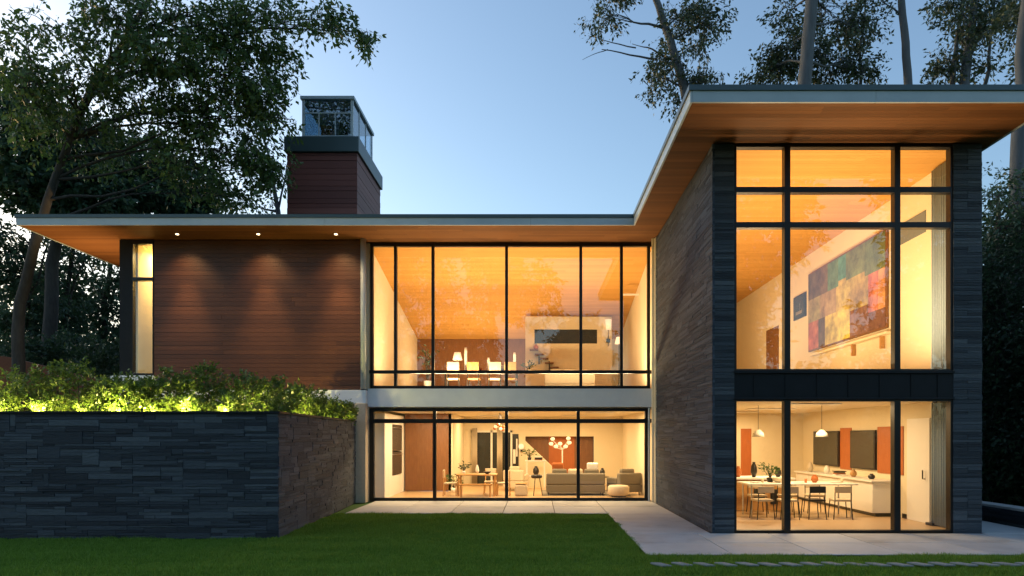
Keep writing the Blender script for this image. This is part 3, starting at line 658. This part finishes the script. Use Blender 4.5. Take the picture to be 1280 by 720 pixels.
for i, (px, Y, lab) in enumerate(((1245, 20, 'dense dark tree against the right side of the tower'), (1292, 18.5, 'dense dark tree at the right frame edge behind the low wall'), (1330, 22, 'dark tree just beyond the right frame edge'))):
    cl = [C(px+random.uniform(-12, 12), y, Y, 34, 32, n, 1.0) for y, n in ((240, 45), (285, 90), (330, 110), (375, 120), (420, 130), (465, 140), (510, 140), (555, 130), (590, 90))]
    tree('dark_tree', lab, [P(px, 640, Y), P(px+5, 450, Y), P(px+2, 250, Y)], [.2, .15, .06], cl, .14, 'leafdark', per=12, gap=-.3, droop=.4, group='dark trees right of the tower')
# backing woodland masses (far-off, uncountable)
def wood(name, label, boxes, n, ls):
    pos = []; dr = []
    for (x0, x1, y0, y1, z0, z1, k) in boxes:
        c = 0
        while c < n*k:
            p = Vector((random.uniform(x0, x1), random.uniform(y0, y1), random.uniform(z0, z1)))
            if noise.noise(p*.35) < (-.35+.5*(p.z-z0)/(z1-z0)): c += .2; continue
            c += 1
            for _ in range(9): pos.append(p+Vector((random.gauss(0, .3), random.gauss(0, .3), random.gauss(0, .25)))); dr.append(Vector((random.gauss(0, 1), random.gauss(0, 1), random.gauss(-.2, .7))))
    leaf_mesh(name, np.array(pos), np.array(dr), ls, 'leafdark', None, .55, kind='stuff', label=label, cat='woodland')
wood('woodland', 'far dark woodland on the hillside and beyond the tower seen as one mass', [(-45, -14, 36, 44, 2, 11, 1.0), (-30, -13.4, 30, 35, 2.5, 5.6, .4), (11.5, 20, 27, 33, 0, 10, .9), (14, 18, 14, 27, 0, 9, .6)], 4200, .34)

wood('added_thicket', 'unseen dark thicket added behind the viewpoint to hide low sky in reflections', [(-50, 50, -36, -29, 0, 9, 1.0)], 2600, .6)  # unseen mass added to keep low sky out of the glass reflections

# trees across the lawn, seen as reflections in the glazing
for i, (x, y, h, w, lab) in enumerate(((-13, -17, 21, 7, 'broad tree across the lawn behind the viewpoint, far left one'), (-4.5, -20, 25, 5.0, 'tall tree across the lawn behind the viewpoint, left of centre'), (13.5, -17, 20, 5.0, 'tall tree across the lawn behind the viewpoint, right of centre'), (24, -14, 22, 6, 'broad tree across the lawn behind the viewpoint, far right one'), (4.5, -24, 12.5, 4.5, 'lower tree across the lawn behind the viewpoint, in the middle'))):
    cl = [((x+random.gauss(0, w*.35), y+random.gauss(0, 1.5), h*f), (w*.55, 2.5, h*.13), 130) for f in (.25, .4, .5, .6, .7, .8, .9, .97)]
    tree('lawn_tree', lab, [(x, y, 0), (x+.4, y, h*.5), (x, y, h*.95)], [.35, .25, .08], cl, .5, 'leaf', per=16, gap=-.45, group='trees across the lawn reflected in the glass', sprig_len=.9, gs=.5)

#@@FURNITURE@@
# ------------------------------------------------------------------ furniture and fittings
FZ = .03; UZ = 3.54
def chair(loc, label, group, rz=0, m='oak', seat='cream', zs=.45, zb=.88, slim=.018):
    t = thing('dining_chair', loc, label, 'chair', group); x, y, z = loc
    MB().box(x-.21, x+.21, y-.21, y+.21, z+zs-.05, z+zs).build('seat', seat, t, bevel=.015)
    MB().box(x-.2, x+.2, y-.235, y-.205, z+zs+.16, z+zb).build('backrest', seat, t, bevel=.012)
    for sx in (-1, 1):
        for sy in (-1, 1):
            h = zb-.04 if sy < 0 else zs-.05
            MB().tube([(x+sx*.22, y+sy*.22, z), (x+sx*.185, y+sy*.2, z+zs-.05)]+([(x+sx*.185, y-.215, z+zb-.04)] if sy < 0 else []), slim, 6).build('leg', m, t)
    t.rotation_euler = (0, 0, rz); return t
def table(name, loc, sx, sy, h, label, m='oak', leg='oak', th=.04, inset=.08, lr=.03, cat='table'):
    t = thing(name, loc, label, cat); x, y, z = loc
    MB().box(x-sx/2, x+sx/2, y-sy/2, y+sy/2, z+h-th, z+h).build('tabletop', m, t, bevel=.008)
    for a in (-1, 1):
        for b in (-1, 1):
            MB().tube([(x+a*(sx/2-inset), y+b*(sy/2-inset), z), (x+a*(sx/2-inset), y+b*(sy/2-inset), z+h-th)], lr, 8).build('leg', leg, t)
    return t
def pot(name, loc, r, h, m, label, cat, group=None, k=0):
    prof = [(r*.5, 0), (r, h*.35), (r*.85, h*.7), (r*.4, h*.92), (r*.5, h)] if k == 0 else [(r*.9, 0), (r, h*.1), (r, h*.85), (r*.7, h)] if k == 1 else [(r*.35, 0), (r*.8, h*.4), (r, h), (r*.92, h)]
    o = MB().lathe((0, 0, 0), prof, 16).build(name, m, None, smooth=True, label=label, cat=cat); o.location = loc
    if group: o['group'] = group
    return o
def books(loc, n, label, along='x'):
    t = thing('book_stack', loc, label, 'books'); z = loc[2]
    for i in range(n):
        h = random.uniform(.02, .045); w = random.uniform(.12, .17)
        MB().box(loc[0]-w, loc[0]+w, loc[1]-w*.7, loc[1]+w*.7, z, z+h, rz=random.uniform(-.3, .3)).build('book', random.choice(['rust', 'white', 'taupe', 'dark']), t, bevel=.003); z += h
    return t
def houseplant(loc, label, h=.7, w=.3, potm='white', leaf='leaf', n=40):
    t = thing('potted_plant', loc, label, 'plant'); x, y, z = loc
    MB().lathe(loc, [(w*.3, 0), (w*.42, h*.28), (w*.38, h*.28)], 14).build('pot', potm, t, smooth=True)
    pos = []; dr = []; mb = MB()
    for i in range(n):
        a = random.uniform(0, 6.28); e = (x+math.cos(a)*w*random.random(), y+math.sin(a)*w*random.random(), z+h*random.uniform(.5, 1)); mb.tube([(x, y, z+h*.25), e], [.006, .003], 4)
        for _ in range(4): pos.append(Vector(e)+Vector((random.gauss(0, .04), random.gauss(0, .04), random.gauss(0, .04)))); dr.append((math.cos(a), math.sin(a), random.gauss(.2, .5)))
    mb.build('stems', 'bark', t); leaf_mesh('foliage', np.array([tuple(p) for p in pos]), np.array(dr), .1, leaf, t); return t

# --- living room, ground floor rear
cab = thing('wall_cabinet', (-4.8, 23, FZ), 'tall cream cupboards along the left wall of the ground floor living room', 'cabinet')
for i, (a, b) in enumerate(((21.75, 22.35), (22.36, 22.88), (24.66, 24.95))): MB().box(-5.18, -4.82, a, b, FZ, 2.78).build('cupboard_door', 'white', cab, bevel=.008)
MB().box(-5.18, -4.84, 22.89, 24.65, FZ, .7).box(-5.18, -4.84, 22.89, 24.65, 2.45, 2.78).build('carcass', 'white', cab, bevel=.008)
ov = thing('oven_tower', (-4.8, 23.7, .7), 'dark glass built-in ovens between the cream cupboards', 'oven')
MB().box(-5.1, -4.83, 22.92, 24.6, .72, 1.5).box(-5.1, -4.83, 22.92, 24.6, 1.53, 2.43).build('oven_door', 'screen', ov, bevel=.01)
for z in (1.42, 2.33): MB().tube([(-4.80, 23.0, z), (-4.80, 24.5, z)], .016, 8).build('handle', 'chrome', ov)
table('wooden_table', (-2.0, 23.2, FZ), 1.35, .8, .74, 'honey coloured wooden table in front of the dark garden door')
bn = thing('wooden_bench', (-2.0, 22.65, FZ), 'low honey wood bench along the front of the wooden table', 'bench')
MB().box(-2.55, -1.45, 22.5, 22.8, .42, .46).build('seat', 'oak', bn, bevel=.005)
for x in (-2.5, -1.54): MB().box(x, x+.04, 22.52, 22.78, FZ, .42).build('leg', 'oak', bn)
chair((-2.9, 23.15, FZ), 'cream seated chair at the left end of the wooden table', 'chairs at the wooden table', -1.57)
chair((-1.1, 23.2, FZ), 'cream seated chair at the right end of the wooden table', 'chairs at the wooden table', 1.57)
chair((-1.6, 23.95, FZ), 'cream chair behind the wooden table, nearest the garden door', 'chairs at the wooden table', 3.14)
houseplant((-2.45, 23.2, .77), 'small potted white plant at the left end of the wooden table', .34, .14, 'white', 'leafgum', 16)
pot('glass_vase', (-2.0, 23.25, .77), .06, .3, 'white', 'slim white vase in the middle of the wooden table', 'vase')
pot('fruit_bowl', (-1.65, 23.1, .77), .13, .09, 'dark', 'dark bowl on the right half of the wooden table', 'bowl', None, 2)
pd_ = thing('pendant_lamp', (-1.25, 23.6, 2.88), 'cluster of small glass globes hanging over the wooden table', 'lamp')
mb = MB()
for i in range(9):
    a = i*.7; r = .1+.12*((i*37) % 10)/10; p = (-1.25+r*math.cos(a), 23.6+r*math.sin(a), 2.28+.2*((i*53) % 10)/10)
    mb.tube([(p[0], p[1], p[2]), (-1.25, 23.6, 2.86)], .004, 4); MB().ball(p, .055, 8).build('globe', 'shade' if i % 2 else 'rust', pd_, smooth=True)
mb.build('cable', 'dark', pd_)
for i, (x, lab) in enumerate(((-2.58, 'pale full length curtain at the left of the dark garden door'), (-1.52, 'pale full length curtain towards the right of the dark garden door'))):
    mb = MB(); n = 30; w = .22
    for k in range(n): mb.v += [(x-w/2+w*k/(n-1), 28.7+.03*math.sin(k*1.3), .05), (x-w/2+w*k/(n-1), 28.7+.03*math.sin(k*1.3), 2.4)]
    mb.f = [(2*k, 2*k+2, 2*k+3, 2*k+1) for k in range(n-1)]; o = mb.build('curtain', 'cream', None, smooth=True, label=lab, cat='curtain', group='curtains of the garden door')
    s_ = o.modifiers.new('s', 'SOLIDIFY'); s_.thickness = .01
def sofa(name, c, w, d, label, m, cat, rz=0, n=3):
    t = thing(name, c, label, cat); x, y, z = c
    MB().box(x-w/2, x+w/2, y-d/2, y+d/2, z+.1, z+.36).build('base', m, t, bevel=.03)
    MB().box(x-w/2, x+w/2, y-d/2, y-d/2+.2, z+.36, z+.76).build('backrest', m, t, bevel=.05)
    for s_ in (-1, 1): MB().box(x+s_*(w/2-.09)-.09, x+s_*(w/2-.09)+.09, y-d/2+.2, y+d/2, z+.36, z+.6).build('armrest', m, t, bevel=.04)
    iw = (w-.36)/n
    for i in range(n):
        a = x-w/2+.18+i*iw
        MB().box(a+.01, a+iw-.01, y-d/2+.22, y+d/2, z+.36, z+.48).build('seat_cushion', m, t, bevel=.03)
        MB().box(a+.02, a+iw-.02, y-d/2+.15, y-d/2+.34, z+.48, z+.9).build('back_cushion', 'cream' if i % 2 else m, t, bevel=.06)
    for a in (-1, 1):
        for b in (-1, 1): MB().tube([(x+a*(w/2-.08), y+b*(d/2-.08), z), (x+a*(w/2-.08), y+b*(d/2-.08), z+.1)], .02, 6).build('leg', 'dark', t)
    t.rotation_euler = (0, 0, rz); return t
sofa('sofa', (1.35, 23.6, FZ), 2.0, .9, 'long taupe sofa with its back to the glass in the living room', 'taupe', 'sofa')
sofa('armchair', (3.05, 23.6, FZ), .95, .8, 'brown beige armchair by the right wall of the living room', 'taupe', 'armchair', .5, 1)
ot = thing('ottoman', (2.75, 22.7, FZ), 'low rounded cream ottoman in front of the armchair', 'ottoman')
MB().lathe((2.75, 22.75, FZ+.05), [(.3, 0), (.36, .05), (.36, .28), (.3, .33)], 24).build('cushion', 'cream', ot, smooth=True)
MB().lathe((2.75, 22.75, FZ), [(.25, 0), (.25, .05)], 20).build('base', 'dark', ot)
table('side_table', (2.42, 24.9, FZ), .5, .5, .55, 'small dark side table between sofa and armchair', 'dark', 'dark', .03, .05, .015)
pot('dark_vase', (2.42, 24.9, .61), .1, .28, 'dark', 'dark round vase on the side table right of the sofa', 'vase')
co = thing('console_table', (-.02, 26.4, FZ), 'narrow white console table in front of the stair flank', 'table')
MB().box(-.42, .38, 26.2, 26.55, 1.08, 1.13).build('tabletop', 'white', co, bevel=.006)
for x in (-.38, .3): MB().box(x, x+.05, 26.24, 26.5, FZ, 1.08).build('leg', 'white', co)
MB().box(-.3, .26, 26.24, 26.5, .5, .54).build('shelf', 'white', co)
houseplant((-.25, 26.37, 1.13), 'trailing potted plant at the left end of the console table', .4, .2, 'dark', 'leaf', 20)
books((.1, 26.37, 1.13), 4, 'stack of mixed books on top of the console table')
pot('dark_urn', (0, 26.37, .54), .12, .36, 'dark', 'dark urn on the lower shelf of the console table', 'urn')
pf = thing('pouf', (-.5, 23.1, FZ), 'square cream pouf on the floor left of the sofa', 'pouf')
MB().box(-.72, -.28, 22.9, 23.3, FZ, .42).build('cushion', 'cream', pf, bevel=.06); MB().box(-.7, -.3, 22.92, 23.28, .43, .46).build('tray', 'oak', pf, bevel=.01)
sl = thing('round_stool', (.02, 23.2, FZ), 'dark round topped stool between pouf and sofa', 'stool')
MB().lathe((.02, 23.2, .62), [(.16, 0), (.19, .03), (.19, .09), (.15, .12)], 18).build('seat', 'dark', sl, smooth=True)
for i in range(3): MB().tube([(.02+.1*math.cos(i*2.1), 23.2+.1*math.sin(i*2.1), .62), (.02+.2*math.cos(i*2.1), 23.2+.2*math.sin(i*2.1), FZ)], .015, 6).build('leg', 'dark', sl)
fl = thing('floor_lamp', (.98, 25.4, FZ), 'white floor lamp with a spreading cluster of glowing shades behind the sofa', 'lamp')
MB().tube([(.98, 25.4, FZ), (.98, 25.4, 1.62)], .025, 8).lathe((.98, 25.4, FZ), [(.16, 0), (.16, .02), (.03, .04)], 18).build('pole', 'white', fl)
for i, (dx, dz) in enumerate(((-.42, 1.72), (-.24, 1.62), (-.08, 1.72), (.12, 1.62), (.26, 1.76), (-.36, 1.9), (.22, 1.92))):
    MB().tube([(.98, 25.4, 1.55), (.98+dx, 25.4+.1*(i % 3-1), dz)], .01, 5).build('arm', 'white', fl); MB().ball((.98+dx, 25.4+.1*(i % 3-1), dz+.05), .085, 8, .8).build('shade', 'shade', fl, smooth=True)
wp = thing('wall_light', (-.62, 28.85, 1.5), 'round white wall light left of the rust alcove', 'lamp')
MB().ball((-.62, 28.78, 1.62), .12, 10).build('globe', 'shade', wp, smooth=True); MB().box(-.66, -.58, 28.8, 28.895, 1.4, 1.56).build('bracket', 'dark', wp)
pc = thing('framed_picture', (-.82, 28.87, 1.5), 'tall narrow dark picture with pale shapes beside the garden door', 'picture')
MB().box(-1.0, -.74, 28.86, 28.9, .75, 2.15).build('frame', 'dark', pc); MB().box(-.97, -.86, 28.85, 28.86, .9, 1.5).box(-.84, -.78, 28.85, 28.86, 1.2, 1.95).build('print', 'white', pc)
houseplant((-2.95, 24.5, FZ), 'small floor plant in a white pot by the walnut partition', .6, .28, 'white', 'leaf', 24)
sofa('lounge_chair', (-.75, 25.6, FZ), .8, .75, 'cream lounge chair seen between the table and the pouf', 'cream', 'armchair', -.3, 1)

# --- lounge, upper floor rear
table('dining_table', (-1.9, 23.9, UZ), 2.6, 1.0, .75, 'long dark dining table on the upper floor behind the glass', 'brownwall', 'dark')
for i, (x, lab) in enumerate(((-2.8, 'first dining chair from the left in front of the upper dining table'), (-2.1, 'second dining chair from the left in front of the upper dining table'), (-1.4, 'third dining chair from the left in front of the upper dining table'), (-.85, 'rightmost dining chair in front of the upper dining table'))):
    chair((x, 23.1, UZ), lab, 'chairs in front of the upper dining table', random.uniform(-.1, .1), 'dark', 'cream' if i % 2 == 0 else 'oak', .46, 1.0)
ux = UZ+.75
tl = thing('table_lamp', (-2.75, 23.9, ux), 'squat table lamp with glowing white shade on the upper dining table', 'lamp')
MB().lathe((-2.75, 23.9, ux), [(.09, 0), (.03, .05), (.02, .45)], 14).build('lamp_base', 'dark', tl, smooth=True); MB().lathe((-2.75, 23.9, ux+.42), [(.17, 0), (.11, .27), (.105, .27)], 18).build('lamp_shade', 'shade', tl, smooth=True)
light('POINT', (-2.75, 23.9, ux+.55), 6, size=.1, parent=tl)
for x, h, lab in ((-2.45, .85, 'tallest white candlestick beside the lamp on the upper table'), (-1.65, .5, 'short white candlestick in the middle of the upper table'), (-.75, .68, 'white candlestick at the right end of the upper table')):
    pot('candlestick', (x, 23.8, ux), .05, h, 'white', lab, 'candlestick', 'candlesticks on the upper table', 1)
pot('ceramic_vase', (-1.2, 24.0, ux), .13, .26, 'cream', 'round cream vase on the upper table between two candlesticks', 'vase')
pot('ceramic_bowl', (-2.05, 23.8, ux), .2, .13, 'rust', 'shallow rust bowl on the upper dining table', 'bowl', None, 2)
pot('ceramic_jar', (-1.02, 23.75, ux), .1, .4, 'cream', 'tall cream jar with a narrow neck near the right end of the upper table', 'jar')
houseplant((-3.75, 23.6, UZ), 'dark leafy plant in a white pot left of the upper dining table', 1.5, .32, 'white', 'leafdark', 40)
houseplant((-.25, 23.9, ux), 'small pale plant at the far right end of the upper table', .35, .2, 'cream', 'leafgum', 18)
sofa('upper_sofa', (1.2, 24.6, UZ), 1.8, .85, 'cream sofa on the upper floor with its back to the glass', 'cream', 'sofa')
sc = thing('wall_shelf', (.6, 26.9, 4.6), 'stepped dark wall shelf climbing the cream wall on the upper floor', 'shelf')
for i in range(6):
    x = -.25+i*.2; z = 5.42-i*.17; MB().box(x, x+.34, 26.8, 26.99, z, z+.045).build('shelf_board', 'brownwall', sc)
MB().box(.1, .14, 26.85, 26.99, 4.9, 5.3).box(.5, .54, 26.85, 26.99, 4.6, 5.0).build('bracket', 'dark', sc)
pot('clay_pot', (.0, 26.9, 5.465), .1, .2, 'rust', 'clay pot on the top step of the stepped wall shelf', 'pot')
wl = thing('wall_light', (2.85, 26.95, 6.3), 'tall glowing wall light right of the strip window on the upper floor', 'lamp')
MB().lathe((2.85, 26.88, 6.25), [(.09, 0), (.13, .4)], 16).build('lamp_shade', 'shade', wl, smooth=True); MB().tube([(2.85, 26.9, 5.6), (2.85, 26.9, 6.3)], .015, 6).box(2.78, 2.92, 26.9, 26.99, 5.75, 5.9).build('bracket', 'dark', wl)
fc_ = thing('floor_lamp', (3.1, 25.5, UZ), 'slim dark floor lamp by the right wall of the upper room', 'lamp')
MB().tube([(3.1, 25.5, UZ), (3.1, 25.5, 5.6)], .015, 8).lathe((3.1, 25.5, UZ), [(.14, 0), (.14, .02)], 16).build('pole', 'dark', fc_); MB().lathe((3.1, 25.5, 5.5), [(.16, 0), (.1, .25)], 16).build('lamp_shade', 'shade', fc_)

# --- tower, upper gallery
pt = thing('abstract_painting', (8.95, 19.9, 6.1), 'huge abstract painting of coloured blocks on the tower gallery wall', 'painting')
MB().box(8.93, 8.995, 17.4, 22.4, 4.8, 7.35).build('frame', 'brownwall', pt, bevel=.01)
def canvas():
    m = mat('canvas_paint', (.5, .4, .1), .7); t = m.node_tree; b = t.nodes['Principled BSDF']
    g = nd(m, 'ShaderNodeNewGeometry'); tc = nd(m, 'ShaderNodeTexCoord'); n = nd(m, 'ShaderNodeTexNoise', Scale=2.2, Detail=8.0, Roughness=.7); lk(m, tc.outputs['Object'], n.inputs['Vector'])
    at = nd(m, 'ShaderNodeAttribute', attribute_name='tone'); hv = nd(m, 'ShaderNodeHueSaturation', Saturation=.85); lk(m, at.outputs['Color'], hv.inputs['Color'])
    mr = nd(m, 'ShaderNodeMapRange'); mr.inputs[1].default_value = .3; mr.inputs[2].default_value = .7; mr.inputs[3].default_value = .25; mr.inputs[4].default_value = 1.15; lk(m, n.outputs['Fac'], mr.inputs[0]); lk(m, mr.outputs[0], hv.inputs['Value'])
    mr2 = nd(m, 'ShaderNodeMapRange'); mr2.inputs[1].default_value = .3; mr2.inputs[2].default_value = .7; mr2.inputs[3].default_value = .49; mr2.inputs[4].default_value = .53
    n2 = nd(m, 'ShaderNodeTexNoise', Scale=1.1, Detail=5.0); lk(m, tc.outputs['Object'], n2.inputs['Vector']); lk(m, n2.outputs['Fac'], mr2.inputs[0]); lk(m, mr2.outputs[0], hv.inputs['Hue'])
    lk(m, hv.outputs[0], b.inputs['Base Color']); return m
# blocks: y0,y1 (near->far as fractions 0 far .. 1 near), z fractions, colour
bl = [(0, .2, .66, 1, (.16, .09, .04)), (.2, .3, .66, 1, (.22, .12, .05)), (.3, .45, .66, 1, (.13, .26, .13)), (.45, .55, .72, 1, (.10, .34, .26)), (.55, .78, .68, 1, (.20, .24, .08)), (.78, 1, .62, 1, (.16, .2, .07)),
      (0, .18, .36, .66, (.40, .30, .12)), (.18, .42, .36, .66, (.42, .26, .12)), (.42, .45, .40, .66, (.55, .38, .08)), (.45, .55, .40, .72, (.6, .42, .08)), (.55, .6, .40, .68, (.58, .40, .08)), (.6, .78, .3, .68, (.45, .30, .06)), (.78, .82, .3, .62, (.45, .30, .06)), (.82, .93, .2, .62, (.55, .08, .03)), (.93, 1, .2, .62, (.62, .20, .04)),
      (0, .16, 0, .36, (.55, .07, .03)), (.16, .26, 0, .36, (.14, .06, .03)), (.26, .6, 0, .36, (.66, .48, .04)), (.42, .6, .36, .40, (.6, .42, .05)), (.6, .82, 0, .3, (.25, .10, .09)), (.82, 1, 0, .2, (.20, .06, .05))]
mb = MB(); cols = []
for a, b, c, d, co_ in bl:
    y1, y0 = 22.35-a*4.9, 22.35-b*4.9; mb.box(8.92, 8.929, y0, y1, 4.85+c*2.45, 4.85+d*2.45); cols += [co_]*6
cm = canvas(); ob = mb.build('canvas', cm, pt); at = ob.data.color_attributes.new('tone', 'FLOAT_COLOR', 'CORNER')
for p in ob.data.polygons:
    for li in p.loop_indices: at.data[li].color = (*cols[p.index], 1)
sm = thing('small_picture', (8.97, 23.1, 6.4), 'small dark picture hanging left of the huge painting', 'picture')
MB().box(8.955, 8.995, 22.7, 23.75, 6.05, 6.85).build('frame', 'dark', sm); MB().box(8.945, 8.955, 22.8, 23.65, 6.12, 6.78).build('print', 'screen', sm); MB().lathe((8.944, 23.15, 6.3), [(.01, 0), (.012, .25)], 8).box(8.94, 8.944, 22.95, 23.5, 6.2, 6.3).build('shape', 'taupe', sm)
ps = thing('picture_shelf', (8.9, 18.5, 4.3), 'narrow cream shelf with brackets under the huge painting', 'shelf')
MB().box(8.8, 8.995, 17.2, 22.0, 4.62, 4.68).build('shelf_board', 'plaster', ps)
for y in (17.6, 19.2): MB().box(8.88, 8.995, y, y+.06, 4.3, 4.62).build('bracket', 'oak', ps)

# --- tower, kitchen
kc = thing('kitchen_counter', (8.7, 19.5, FZ), 'long white counter under the screens on the tower right wall', 'counter')
for i in range(5): MB().box(8.38, 8.98, 17.0+i*1.0, 17.99+i*1.0, .12, .88).build('cupboard', 'white', kc, bevel=.006)
MB().box(8.33, 8.98, 16.95, 22.05, .885, .93).build('worktop', 'white', kc, bevel=.006); MB().box(8.45, 8.98, 17.0, 22, FZ, .12).build('plinth', 'dark', kc)
for i, (y0, y1, lab) in enumerate(((18.0, 19.42, 'dark wall screen nearer the glass, between two orange panels'), (20.18, 22.0, 'dark wall screen farther from the glass on the tower right wall'))):
    s_ = thing('wall_screen', (8.95, (y0+y1)/2, 1.6), lab, 'screen', 'wall screens above the counter')
    MB().box(8.93, 8.995, y0, y1, 1.14, 2.2).build('bezel', 'dark', s_, bevel=.01); MB().box(8.924, 8.93, y0+.05, y1-.05, 1.18, 2.16).build('display', 'screen', s_)
isl = thing('kitchen_island', (6.1, 18.9, FZ), 'pale island with dark appliances at the left of the tower kitchen', 'island')
MB().box(5.2, 6.9, 18.5, 19.4, FZ, .86).build('cabinet', 'oak', isl, bevel=.006); MB().box(5.1, 7.0, 18.4, 19.5, .865, .91).build('worktop', 'white', isl, bevel=.006)
MB().box(5.9, 6.2, 18.47, 18.5, .3, .62).build('oven_door', 'screen', isl, bevel=.01); MB().box(6.35, 6.55, 18.47, 18.5, .2, .6).build('wine_rack', 'dark', isl, bevel=.01)
table('breakfast_table', (6.55, 17.2, FZ), 2.7, .95, .84, 'long white breakfast table in the tower kitchen', 'white', 'chrome', .04, .12, .02)
for i, (x, y, rz, lab) in enumerate(((5.5, 16.6, .1, 'cream stool chair leftmost in front of the breakfast table'), (6.1, 16.55, -.1, 'cream stool chair second from the left in front of the breakfast table'), (6.75, 16.6, .05, 'dark stool chair in front of the breakfast table'), (7.4, 16.6, -.12, 'cream stool chair rightmost in front of the breakfast table'),
        (5.8, 17.9, 3.1, 'stool chair behind the left part of the breakfast table'), (6.6, 17.9, 3.2, 'stool chair behind the middle of the breakfast table'), (7.3, 17.9, 3.0, 'stool chair behind the right part of the breakfast table'))):
    chair((x, y, FZ), lab, 'chairs around the breakfast table', rz, 'dark', 'dark' if i == 2 else 'cream', .48, .8, .012)
for x, y, z, h, mm, lab, c_ in ((5.6, 18.9, .91, .3, 'rust', 'rust coloured jug on the left of the kitchen island', 'jug'), (6.0, 18.8, .91, .42, 'dark', 'tall dark bottle on the kitchen island', 'bottle'), (6.7, 18.9, .91, .26, 'dark', 'dark jar at the right end of the kitchen island', 'jar'),
        (6.1, 17.2, .87, .12, 'cream', 'cream bowl on the left half of the breakfast table', 'bowl'), (7.0, 17.15, .87, .2, 'rust', 'rust cup vase on the right half of the breakfast table', 'vase'), (8.65, 17.6, .93, .14, 'dark', 'dark dish on the counter below the nearer screen', 'dish'), (8.65, 18.6, .93, .2, 'oak', 'wooden pot on the counter below the nearer screen', 'pot'), (8.65, 20.3, .93, .24, 'white', 'white jug on the counter below the farther screen', 'jug'), (8.6, 21.4, .93, .3, 'cream', 'cream canister at the far end of the counter', 'canister')):
    pot('kitchen_'+c_, (x, y, z), .09 if h > .13 else .16, h, mm, lab, c_, None, 0 if h > .13 else 2)
books((8.62, 19.4, .93), 4, 'stack of books on the counter between the two screens')
cu = MB(); n = 40
for k in range(n): cu.v += [(8.9+.035*math.sin(k*1.1), 14.75+.55*k/(n-1), .06), (8.9+.035*math.sin(k*1.1), 14.75+.55*k/(n-1), 2.78)]
cu.f = [(2*k, 2*k+2, 2*k+3, 2*k+1) for k in range(n-1)]
M['greycurtain'] = varied('grey_curtain', [(.3, (.22, .28, .32)), (.7, (.30, .36, .40))], .9)
for z, lab in ((0, 'grey blue curtain gathered at the right end of the tower ground floor glass'), (3.45, 'grey blue curtain gathered at the right end of the tower upper glass')):
    o = cu.build('curtain', 'greycurtain', None, smooth=True, label=lab, cat='curtain', group='curtains at the right of the tower glazing')
    s_ = o.modifiers.new('s', 'SOLIDIFY'); s_.thickness = .01
    if z: o.location = (0, 0, 3.42); o.scale = (1, 1, 1.64)

for i, (x, y, mm, lab) in enumerate(((5.5, 17.1, 'white', 'white plate setting at the left end of the breakfast table'), (6.55, 17.0, 'white', 'white plate setting in the middle of the breakfast table'), (7.5, 17.1, 'white', 'white plate setting at the right end of the breakfast table'))):
    t = thing('place_setting', (x, y, .87), lab, 'plate', 'plates on the breakfast table')
    MB().lathe((x, y, .87), [(.07, 0), (.14, .015), (.135, .02)], 18).build('plate', mm, t, smooth=True)
    MB().lathe((x+.2, y+.08, .87), [(.03, 0), (.035, .1), (.03, .1)], 12).build('tumbler', 'rust' if i == 1 else 'cream', t, smooth=True)
houseplant((5.95, 17.35, .87), 'leafy plant in a dark pot on the left half of the breakfast table', .42, .22, 'dark', 'leaf', 22)
for i, (x, lab) in enumerate(((5.6, 'left glowing pendant shade over the breakfast table'), (7.2, 'right glowing pendant shade over the breakfast table'))):
    t = thing('pendant_lamp', (x, 17.2, 2.82), lab, 'lamp', 'pendants over the breakfast table')
    MB().tube([(x, 17.2, 2.2), (x, 17.2, 2.815)], .006, 5).build('cable', 'dark', t); MB().lathe((x, 17.2, 2.02), [(.15, 0), (.13, .09), (.04, .18)], 18).build('lamp_shade', 'white', t, smooth=True)
rg = MB().box(.2, 3.2, 23.0, 25.6, .031, .042).build('rug', 'taupe', None, label='flat taupe rug under the living room sofa', cat='rug')
for x, y, m_, lab in ((.75, 23.42, 'rust', 'rust throw cushion at the left end of the long sofa'), (1.95, 23.42, 'white', 'white throw cushion at the right end of the long sofa')):
    o = MB().box(-.2, .2, -.06, .06, -.16, .16).build('throw_cushion', m_, None, bevel=.05, label=lab, cat='cushion', group='throw cushions on the long sofa'); o.location = (x, y+.1, .98); o.rotation_euler = (R(12), 0, random.uniform(-.2, .2))
tc_ = table('coffee_table', (1.2, 25.0, FZ), 1.1, .6, .4, 'low oak coffee table between the sofa and the rust alcove')
books((1.3, 25.0, .43), 3, 'small stack of books on the low coffee table')
